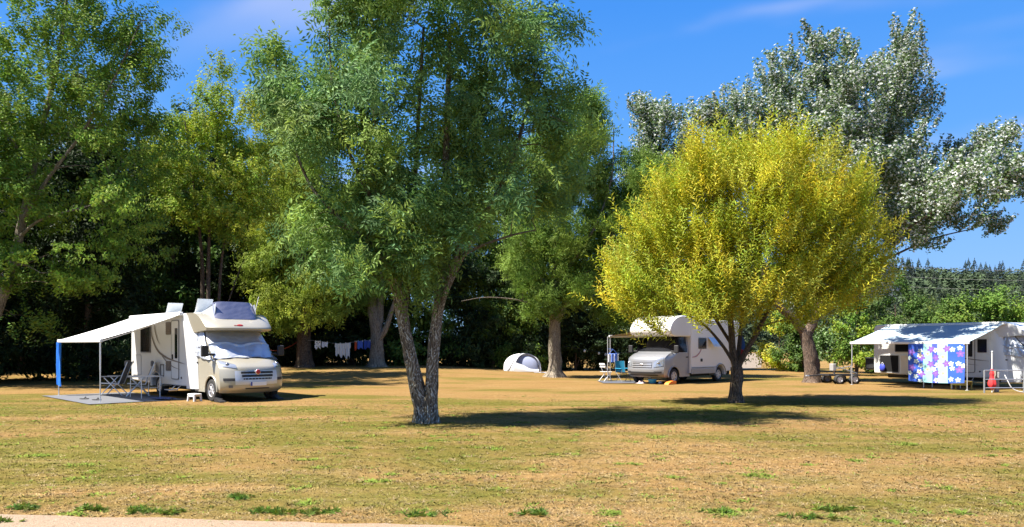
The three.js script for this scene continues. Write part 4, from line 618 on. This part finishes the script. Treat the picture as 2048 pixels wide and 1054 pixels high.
// ---------------------------------------------------------------- pop-up tent
{
  const t = thing('pop_up_tent', 'small white pop-up tent with an arched porch on the far lawn', 'tent', .62, 45.3, 0), M_t = mat(C(.66, .66, .66), .75, { transmission: .08, thickness: 0 }), M_in = mat(C(.30, .34, .50), .8, { transmission: .2, thickness: 0 }), H = 1.08;
  const dome = (th, ph, k = 1) => { const x = -Math.cos(th) * 1.14 * k, h = Math.sin(th), y = H * Math.pow(h, .66) * Math.sin(ph) * k, z = Math.cos(ph) * .84 * Math.pow(h, .5) * k; return [x, Math.max(0, y) + .01, z]; };
  const edge = (th) => .44 * Math.PI * Math.pow(Math.sin(Math.PI * Math.min(1, Math.max(0, (th - 1.12) / 1.62))), .55), M_hoop = mat(C(.07, .08, .13), .7);   // rim of the arched porch on the near side
  mesh('outer_skin', grid(60, 30, (a, b) => { const th = lerp(.02, 3.1, a); return dome(th, lerp(edge(th), Math.PI, b)); }), M_t, t);
  mesh('inner_wall', grid(24, 20, (a, b) => { const p = dome(lerp(.6, 2.75, a), lerp(.0, .6 * Math.PI, b), .9); return [p[0], p[1], p[2] * .72]; }), M_in, t);
  mesh('low_door_flap', grid(10, 24, (a, b) => { const x = lerp(-.50, .98, b), h = lerp(.60, .16, sm(.05, .7, b)) * (1 - .12 * Math.sin(b * 9)); return [x, .01 + a * h, .84 - .12 * b * b - .12 * a * a]; }), M_t, t);
  mesh('hoop', tube(Array.from({ length: 25 }, (_, i) => { const th = lerp(1.12, 2.74, i / 24); return V(...dome(th, edge(th), 1.012)); }), .02, 6), M_hoop, t);
  mesh('hoop', tube(Array.from({ length: 17 }, (_, i) => V(...dome(lerp(.72, 1.62, i / 16), .5 * Math.PI * i / 16, 1.012))), .016, 6), M_hoop, t);
  const s = thing('tent_mat', 'thin pale sheet on the grass in front of the tent doorway', 'mat', 1.95, 45.0); mesh('sheet', grid(10, 16, (a, b) => [(b - .5) * 1.3, .03 + .012 * fbm(a * 4, b * 5, 2, 2), (a - .5) * .8]), mat(C(.62, .64, .74), .9), s);
}
// ---------------------------------------------------------------- washing line and hammock
{
  const Z = 42.6, y0 = 1.55, g0 = gh(-10, Z);
  const lineY = (x) => g0 + y0 - .18 * Math.sin(Math.PI * sm(-11.5, -8.1, x) * 1) ;
  const l = thing('washing_line', 'washing line strung between two trunks in the shade', 'washing line', -9.9, Z); l.position.y = 0;
  mesh('cord', tube(Array.from({ length: 12 }, (_, i) => { const x = lerp(-11.6, -8.1, i / 11); return V(x + 9.9, lineY(x), 0); }), .008, 5), M_greyPlastic, l);
  const cloth = (name, label, px, w, h, m, cut, grp) => { const x = (px - 1024) / (F / Z), c = thing(name, label, 'laundry', x, Z, 0, grp); c.position.y = lineY(x); const W = w / (F / Z), Hh = h / (F / Z); mesh('cloth', grid(14, 16, (a, b) => { const e = cut ? cut(a, b) : 1; return [(b - .5) * W * e, -a * Hh * (1 + .12 * Math.sin(b * 8)) , .03 + .05 * Math.sin(b * 12 + a * 2)]; }), m, c); for (const s of [-.4, .4]) mesh('peg', box(.025, .09, .03, s * W, .0, .02, .006), M_plasticWhite, c); return c; };
  const tee = (a) => a < .3 ? 1 : .74, pat = canvasTex(64, 64, (g, w, h) => { g.fillStyle = '#e8e8ea'; g.fillRect(0, 0, w, h); g.fillStyle = '#22242c'; for (let i = 0; i < 8; i++) for (let j = 0; j < 8; j++) if ((i * 3 + j * 5 + i * j) % 4 === 0) g.fillRect(i * 8, j * 8, 7, 7); }, true, false);
  cloth('patterned_cloth', 'black and white patterned cloth at the left of the washing line', 636, 12, 15, mat(C(1, 1, 1), .9, { map: pat }));
  cloth('white_cloth', 'small plain white cloth next to the patterned one on the washing line', 650, 12, 10, mat(C(.7, .72, .8), .9));
  cloth('white_shirt', 'white shirt hanging first from the left of the three', 676, 12, 23, M_plasticWhite, tee, 'white shirts on the line'); cloth('white_shirt', 'white shirt hanging in the middle of the three', 686, 14, 26, M_plasticWhite, tee, 'white shirts on the line'); cloth('white_shirt', 'longest white shirt, rightmost of the three on the line', 696, 11, 29, M_plasticWhite, tee, 'white shirts on the line');
  cloth('orange_cloth', 'narrow orange cloth on the washing line', 712, 4, 17, mat(C(.65, .13, .05), .9)); cloth('blue_shorts', 'lighter blue shorts on the washing line beside the orange cloth', 721, 11, 15, mat(C(.07, .14, .48), .9)); cloth('blue_shirt', 'dark blue shirt on the washing line next to the forked trunk', 735, 13, 16, mat(C(.03, .07, .32), .9));
  const hm = thing('hammock', 'dark red hammock slung in the shade left of the thick trunk', 'hammock', -13.2, 42.8); mesh('hammock_cloth', grid(12, 20, (a, b) => [lerp(-1.6, 1.1, b), .95 + .62 * Math.pow(b * 2 - .9, 2) * .8 + .1 * (a - .5) * (a - .5), (a - .5) * .7 * Math.sin(Math.PI * (.08 + .84 * b))]), mat(C(.13, .018, .02), .9), hm); mesh('rope', [rod([1.1, 1.56, 0], [1.35, 1.75, 0], .012), rod([-1.6, 1.36, 0], [-2.2, 1.7, 0], .012)], M_greyPlastic, hm);
  const fl = thing('festoon_line', 'string of white bulbs from the pale trunk towards the dark bushes', 'string lights', 2.6, 39.2); mesh('cable', tube([[0, 1.65, 0], [1.2, 1.45, 0], [2.6, 1.25, -1], [4.0, 1.3, -3]], .008, 5), M_black, fl); for (const [x, y, z] of [[1.2, 1.38, 0], [2.0, 1.25, -.5], [2.4, 1.18, -.85], [3.2, 1.2, -1.8]]) { const b = new THREE.SphereGeometry(.06, 12, 10); b.scale(1, 1.3, 1); b.translate(x, y, z); mesh('bulb', b, M_plasticWhite, fl); }
}
// ---------------------------------------------------------------- pitch of the silver motorhome
{
  const at = (px, Z) => (px - 1024) / (F / Z);
  const fc = thing('folding_chair', 'white slatted folding chair standing by itself left of the silver motorhome', 'folding chair', at(1211, 35), 35, .5);
  for (const z of [-.2, .2]) { mesh('leg', rod([.22, .01, z], [-.2, .84, z], .016), M_plasticWhite, fc); mesh('leg', rod([-.24, .01, z], [.2, .46, z], .016), M_plasticWhite, fc); }
  for (let k = 0; k < 5; k++) mesh('seat_slat', box(.07, .018, .42, -.14 + k * .085, .455, 0, .006), M_plasticWhite, fc); for (let k = 0; k < 2; k++) mesh('back_slat', box(.018, .08, .42, -.17 - k * .03, .70 + k * .11, 0, .006), M_plasticWhite, fc);
  const cc = thing('camping_armchair', 'turquoise canvas camping armchair left of the silver motorhome nose', 'camping chair', at(1247, 34.6), 34.6, -1.1), M_tq = mat(C(.015, .24, .40), .9);
  for (const [x, z] of [[-.26, -.26], [.26, -.26], [-.26, .26], [.26, .26]]) mesh('leg', rod([x, .01, z], [-x * .8, .44, z], .012), M_frame, cc); for (const z of [-.27, .27]) { mesh('arm_post', rod([-.24, .4, z], [-.3, .95, z], .012), M_frame, cc); mesh('armrest', box(.5, .03, .08, 0, .62, z, .01), M_tq, cc); mesh('front_post', rod([.24, .4, z], [.24, .62, z], .012), M_frame, cc); }
  mesh('seat', grid(8, 8, (a, b) => [lerp(.26, -.24, a), .44 - .06 * Math.sin(Math.PI * a) * Math.sin(Math.PI * b), lerp(-.26, .26, b)]), M_black, cc); mesh('backrest', grid(8, 8, (a, b) => [lerp(-.24, -.31, a) - .06 * Math.sin(Math.PI * b), lerp(.44, .96, a), lerp(-.27, .27, b)]), M_tq, cc);
  const oct = thing('hanging_dryer', 'blue hanging sock dryer with pegs on the awning pole of the silver motorhome', 'clothes dryer', at(1226, 35.6), 35.6); const M_b = mat(C(.10, .20, .62), .6);
  mesh('ring', new THREE.TorusGeometry(.2, .014, 8, 24).rotateX(Math.PI / 2).translate(0, 1.28, 0), M_b, oct); mesh('hanger', [rod([-.2, 1.28, 0], [0, 1.5, 0], .008), rod([.2, 1.28, 0], [0, 1.5, 0], .008), rod([0, 1.5, 0], [-.25, 1.52, 0], .008)], M_b, oct);
  for (let k = 0; k < 7; k++) { const a = k / 7 * 6.28; mesh('hung_sock', grid(6, 4, (u, w) => [Math.cos(a) * .19 + (w - .5) * .13, 1.27 - u * .38, Math.sin(a) * .19 + .02 * Math.sin(w * 6)]), k % 3 === 0 ? M_plasticWhite : M_b, oct); }
  mesh('stand_pole', rod([-.25, .01, 0], [-.25, 2.1, 0], .02), M_alu, oct);
  const gm = thing('ground_mat', 'grey mat on the grass left of the silver motorhome nose', 'mat', at(1235, 34.2), 34.2); mesh('mat_weave', grid(8, 20, (a, b) => [lerp(-.8, 1.0, b), .025 + .012 * fbm(a * 3, b * 4, 3, 2), (a - .5) * 2.4]), mat(C(.075, .08, .10), .95), gm);
}
// ---------------------------------------------------------------- right-hand pitch
{
  const putB = (n, l, cat, x, z, t = 0) => { const [X, Z] = toWorld(B, x, z); return thing(n, l, cat, X, Z, B.turn + t); };
  const tex = canvasTex(512, 384, (g, w, h) => {
    const bands = [['#2f62d8', 0, .27], ['#a9e6ee', .27, .43], ['#4a5fd0', .43, .53], ['#b4ecf2', .53, .72], ['#2f66dc', .72, 1]]; for (const [c, a, b] of bands) { g.fillStyle = c; g.fillRect(a * w, 0, (b - a) * w + 1, h); }
    const fl = (x, y, r, c, m) => { g.fillStyle = c; for (let k = 0; k < 5; k++) { const a = k / 5 * 6.28 + x; g.beginPath(); g.ellipse(x * w + Math.cos(a) * r * .62, y * h + Math.sin(a) * r * .62, r * .46, r * .34, a, 0, 6.3); g.fill(); } g.fillStyle = m; g.beginPath(); g.arc(x * w, y * h, r * .26, 0, 6.3); g.fill(); };
    for (const [x, y] of [[.06, .22], [.07, .63], [.93, .25], [.92, .66], [.5, .35], [.49, .75], [.41, .14], [.4, .52], [.7, .12], [.69, .5], [.24, .35], [.25, .78]]) fl(x, y, 34, '#8f63cf', '#a877d8');
    for (const [x, y] of [[.02, .38], [.03, .78], [.15, .46], [.15, .86], [.23, .57], [.23, .98], [.78, .5], [.8, .62], [.9, .5], [.78, .9], [.9, .92], [.98, .56], [.46, .65], [.22, .18], [.8, .14], [.92, .1]]) fl(x, y, 24, '#e6f7f4', '#8cc7d8');
    for (const [x, y] of [[.21, .30], [.52, .54], [.5, .16], [.21, .73], [.5, .93]]) fl(x, y, 24, '#fbeed6', '#e3913a'); for (const [x, y] of [[.35, .25], [.35, .66], [.63, .33], [.63, .75]]) fl(x, y, 18, '#e9dcae', '#dca25a');
  }, true, false);
  const tw = putB('flowered_cloth', 'blue striped cloth printed with flowers hanging from the right awning rail', 'cloth', -3.2, 3.76);
  mesh('printed_sheet', grid(30, 40, (a, b) => [b * 2.15, (1.80 - (1 - a) * 1.50 - .05 * Math.sin(b * 3.1) * (1 - a)) * .965, .05 + .05 * Math.sin(b * 9 + 2 * a) * (1 - a * .6) + .03 * fbm(a * 3, b * 4, 2, 2)]), mat(C(1, 1, 1), .85, { map: tex, transmission: .35, thickness: 0 }), tw); for (const x of [.02, 2.13]) mesh('clip', box(.05, .09, .05, x, 1.76, .03, .012), M_plasticWhite, tw);
  const cr = putB('yellow_crate', 'low yellow wooden step box under the right awning', 'step', -1.6, 3.0); mesh('box_top', box(.62, .03, .4, 0, .30, 0, .006), mat(C(.55, .38, .06), .7), cr); for (const z of [-.19, .19]) { mesh('side_panel', box(.62, .13, .02, 0, .22, z, .004), mat(C(.5, .34, .05), .7), cr); } for (const [x, z] of [[-.29, -.17], [.29, -.17], [-.29, .17], [.29, .17]]) mesh('leg', box(.04, .29, .04, x, .145, z, .006), mat(C(.45, .30, .05), .7), cr);
  const tb = putB('camping_table', 'thin-legged table half hidden behind the flowered cloth', 'table', -2.4, 2.9); mesh('table_top', box(1.2, .03, .7, 0, .70, 0, .01), M_greyPlastic, tb); for (const [x, z] of [[-.55, -.3], [.55, -.3], [-.55, .3], [.55, .3]]) mesh('leg', rod([x, .01, z], [x, .69, z], .018), M_alu, tb);
  // tube barrier
  const rl = thing('tube_barrier', 'galvanised tube barrier with three rails at the right edge', 'barrier', 16.75, 26.6), H = .80;
  for (const x of [0, 1.40, 2.80]) mesh('post', rod([x, 0, 0], [x, H, 0], .028, 12), M_steel, rl); for (const y of [.18, .48, H]) mesh('rail', rod([0, y, 0], [2.8, y, 0], .02, 10), M_steel, rl);
  const ps = thing('closed_parasol', 'closed red parasol on a pale pole behind the tube barrier', 'parasol', 17.25, 26.95); mesh('pole', rod([0, 0, 0], [0, 1.45, 0], .02), M_plasticWhite, ps);
  mesh('folded_canopy', grid(24, 28, (a, b) => { const r = [.05, .10, .135, .13, .11, .07, .065, .075, .05][Math.min(8, Math.floor(a * 8.99))], r2 = [.05, .10, .135, .13, .11, .07, .065, .075, .05, .05][Math.min(9, Math.floor(a * 8.99) + 1)], q = lerp(r, r2, a * 8.99 % 1), t = b * 6.2832, k = 1 + .12 * Math.cos(t * 6); return [Math.cos(t) * q * k, .10 + a * .74, Math.sin(t) * q * k]; }), mat(C(.62, .03, .035), .8), ps); mesh('pole_cap', new THREE.SphereGeometry(.03, 10, 8).translate(0, 1.46, 0), M_plasticWhite, ps);
  const hp = thing('hookup_post', 'short brown-grey electric hook-up post behind the tube barrier', 'post', 17.5, 27.1); mesh('post_body', box(.14, .78, .14, 0, .39, 0, .02), mat(C(.28, .24, .20), .8), hp); mesh('socket_box', box(.05, .22, .12, 0, .62, .09, .012), M_greyPlastic, hp);
  const hs = thing('water_hose', 'white hose curling down from the motorhome behind the barrier', 'hose', 17.85, 27.0); mesh('hose_tube', tube([[-.05, .62, -.1], [0, .4, 0], [.12, .15, .05], [.35, .03, .1], [.8, .025, .12]], .016, 8), M_plasticWhite, hs);
  // small trailer
  const tr = thing('small_trailer', 'low black two-axle trailer frame parked beside the leaning trunk', 'trailer', 14.4, 33.2, .12);
  mesh('chassis', [box(1.5, .08, .06, .1, .38, .38, .015), box(1.5, .08, .06, .1, .38, -.38, .015), box(.06, .08, .8, -.6, .38, 0, .015), box(.06, .08, .8, .8, .38, 0, .015)], M_black, tr); mesh('drawbar', rod([-.6, .38, 0], [-1.35, .34, 0], .035), M_black, tr); mesh('hitch', box(.16, .08, .09, -1.4, .34, 0, .02), M_steel, tr);
  for (const x of [-.22, .48]) for (const z of [-.5, .5]) { wheel(tr, x, z, Math.sign(z), .2); mesh('mudguard', (() => { const g = new THREE.CylinderGeometry(.26, .26, .16, 20, 1, true, -Math.PI / 2.3, Math.PI / 1.15); g.rotateX(Math.PI / 2); g.rotateZ(Math.PI / 2 * 0); g.rotateZ(Math.PI); g.scale(1, -1, 1); g.translate(x, .22, z); return g; })(), M_black, tr); }
  mesh('front_support', [rod([-.25, .4, .2], [-.32, .85, .2], .03), box(.16, .32, .3, -.3, .72, .15, .03)], M_greyPlastic, tr); mesh('cross_brace', [rod([-.2, .75, .2], [.75, .45, .3], .02), rod([-.2, .6, -.2], [.75, .75, -.2], .02), rod([.75, .4, -.2], [.75, .8, -.2], .02)], M_steel, tr);
  const bx = thing('black_box', 'black luggage box carried behind the rear of the right motorhome', 'box', ...toWorld(B, -6.75, .35), B.turn); mesh('box_body', box(.5, .48, 1.2, 0, .84, 0, .05), M_black, bx); mesh('box_lid', box(.52, .06, 1.22, 0, 1.1, 0, .02), M_frame, bx); mesh('carrier', [rod([.3, .58, -.4], [-.3, .58, -.4], .02), rod([.3, .58, .4], [-.3, .58, .4], .02)], M_steel, bx);
  // wires over the far wood
  for (let k = 0; k < 3; k++) { const w = thing('power_line', ['upper', 'middle', 'lower'][k] + ' of the three thin wires crossing before the wooded hill', 'power line', 0, 120, 0, 'wires before the hill'); mesh('wire', tube(Array.from({ length: 14 }, (_, i) => { const t = i / 13; return V(lerp(45, 140, t), 15.2 - k * 1.6 - 2.5 * Math.sin(Math.PI * t) + 2.4 * t, -8 * t); }), .014, 5, 40), M_greyPlastic, w); }
  for (const x of [45, 140]) { const p = thing('power_pole', x > 100 ? 'taller wooden pole far right carrying the three wires' : 'wooden pole behind the willow carrying the three wires', 'power pole', x, x > 100 ? 128 : 120, 0, 'poles of the wires'); mesh('pole_shaft', rod([0, -.1, 0], [0, x > 100 ? 18.4 : 16, 0], .16, 10), twigMat, p); mesh('crossarm', box(.15, 4.4, .15, 0, x > 100 ? 15.8 : 13.4, 0, .03), twigMat, p); }
}
console.log('sprigs', nLeaf);
scene.traverse((o) => { if (o.isMesh) { o.castShadow = true; o.receiveShadow = true; } });
renderer.render(scene, camera);
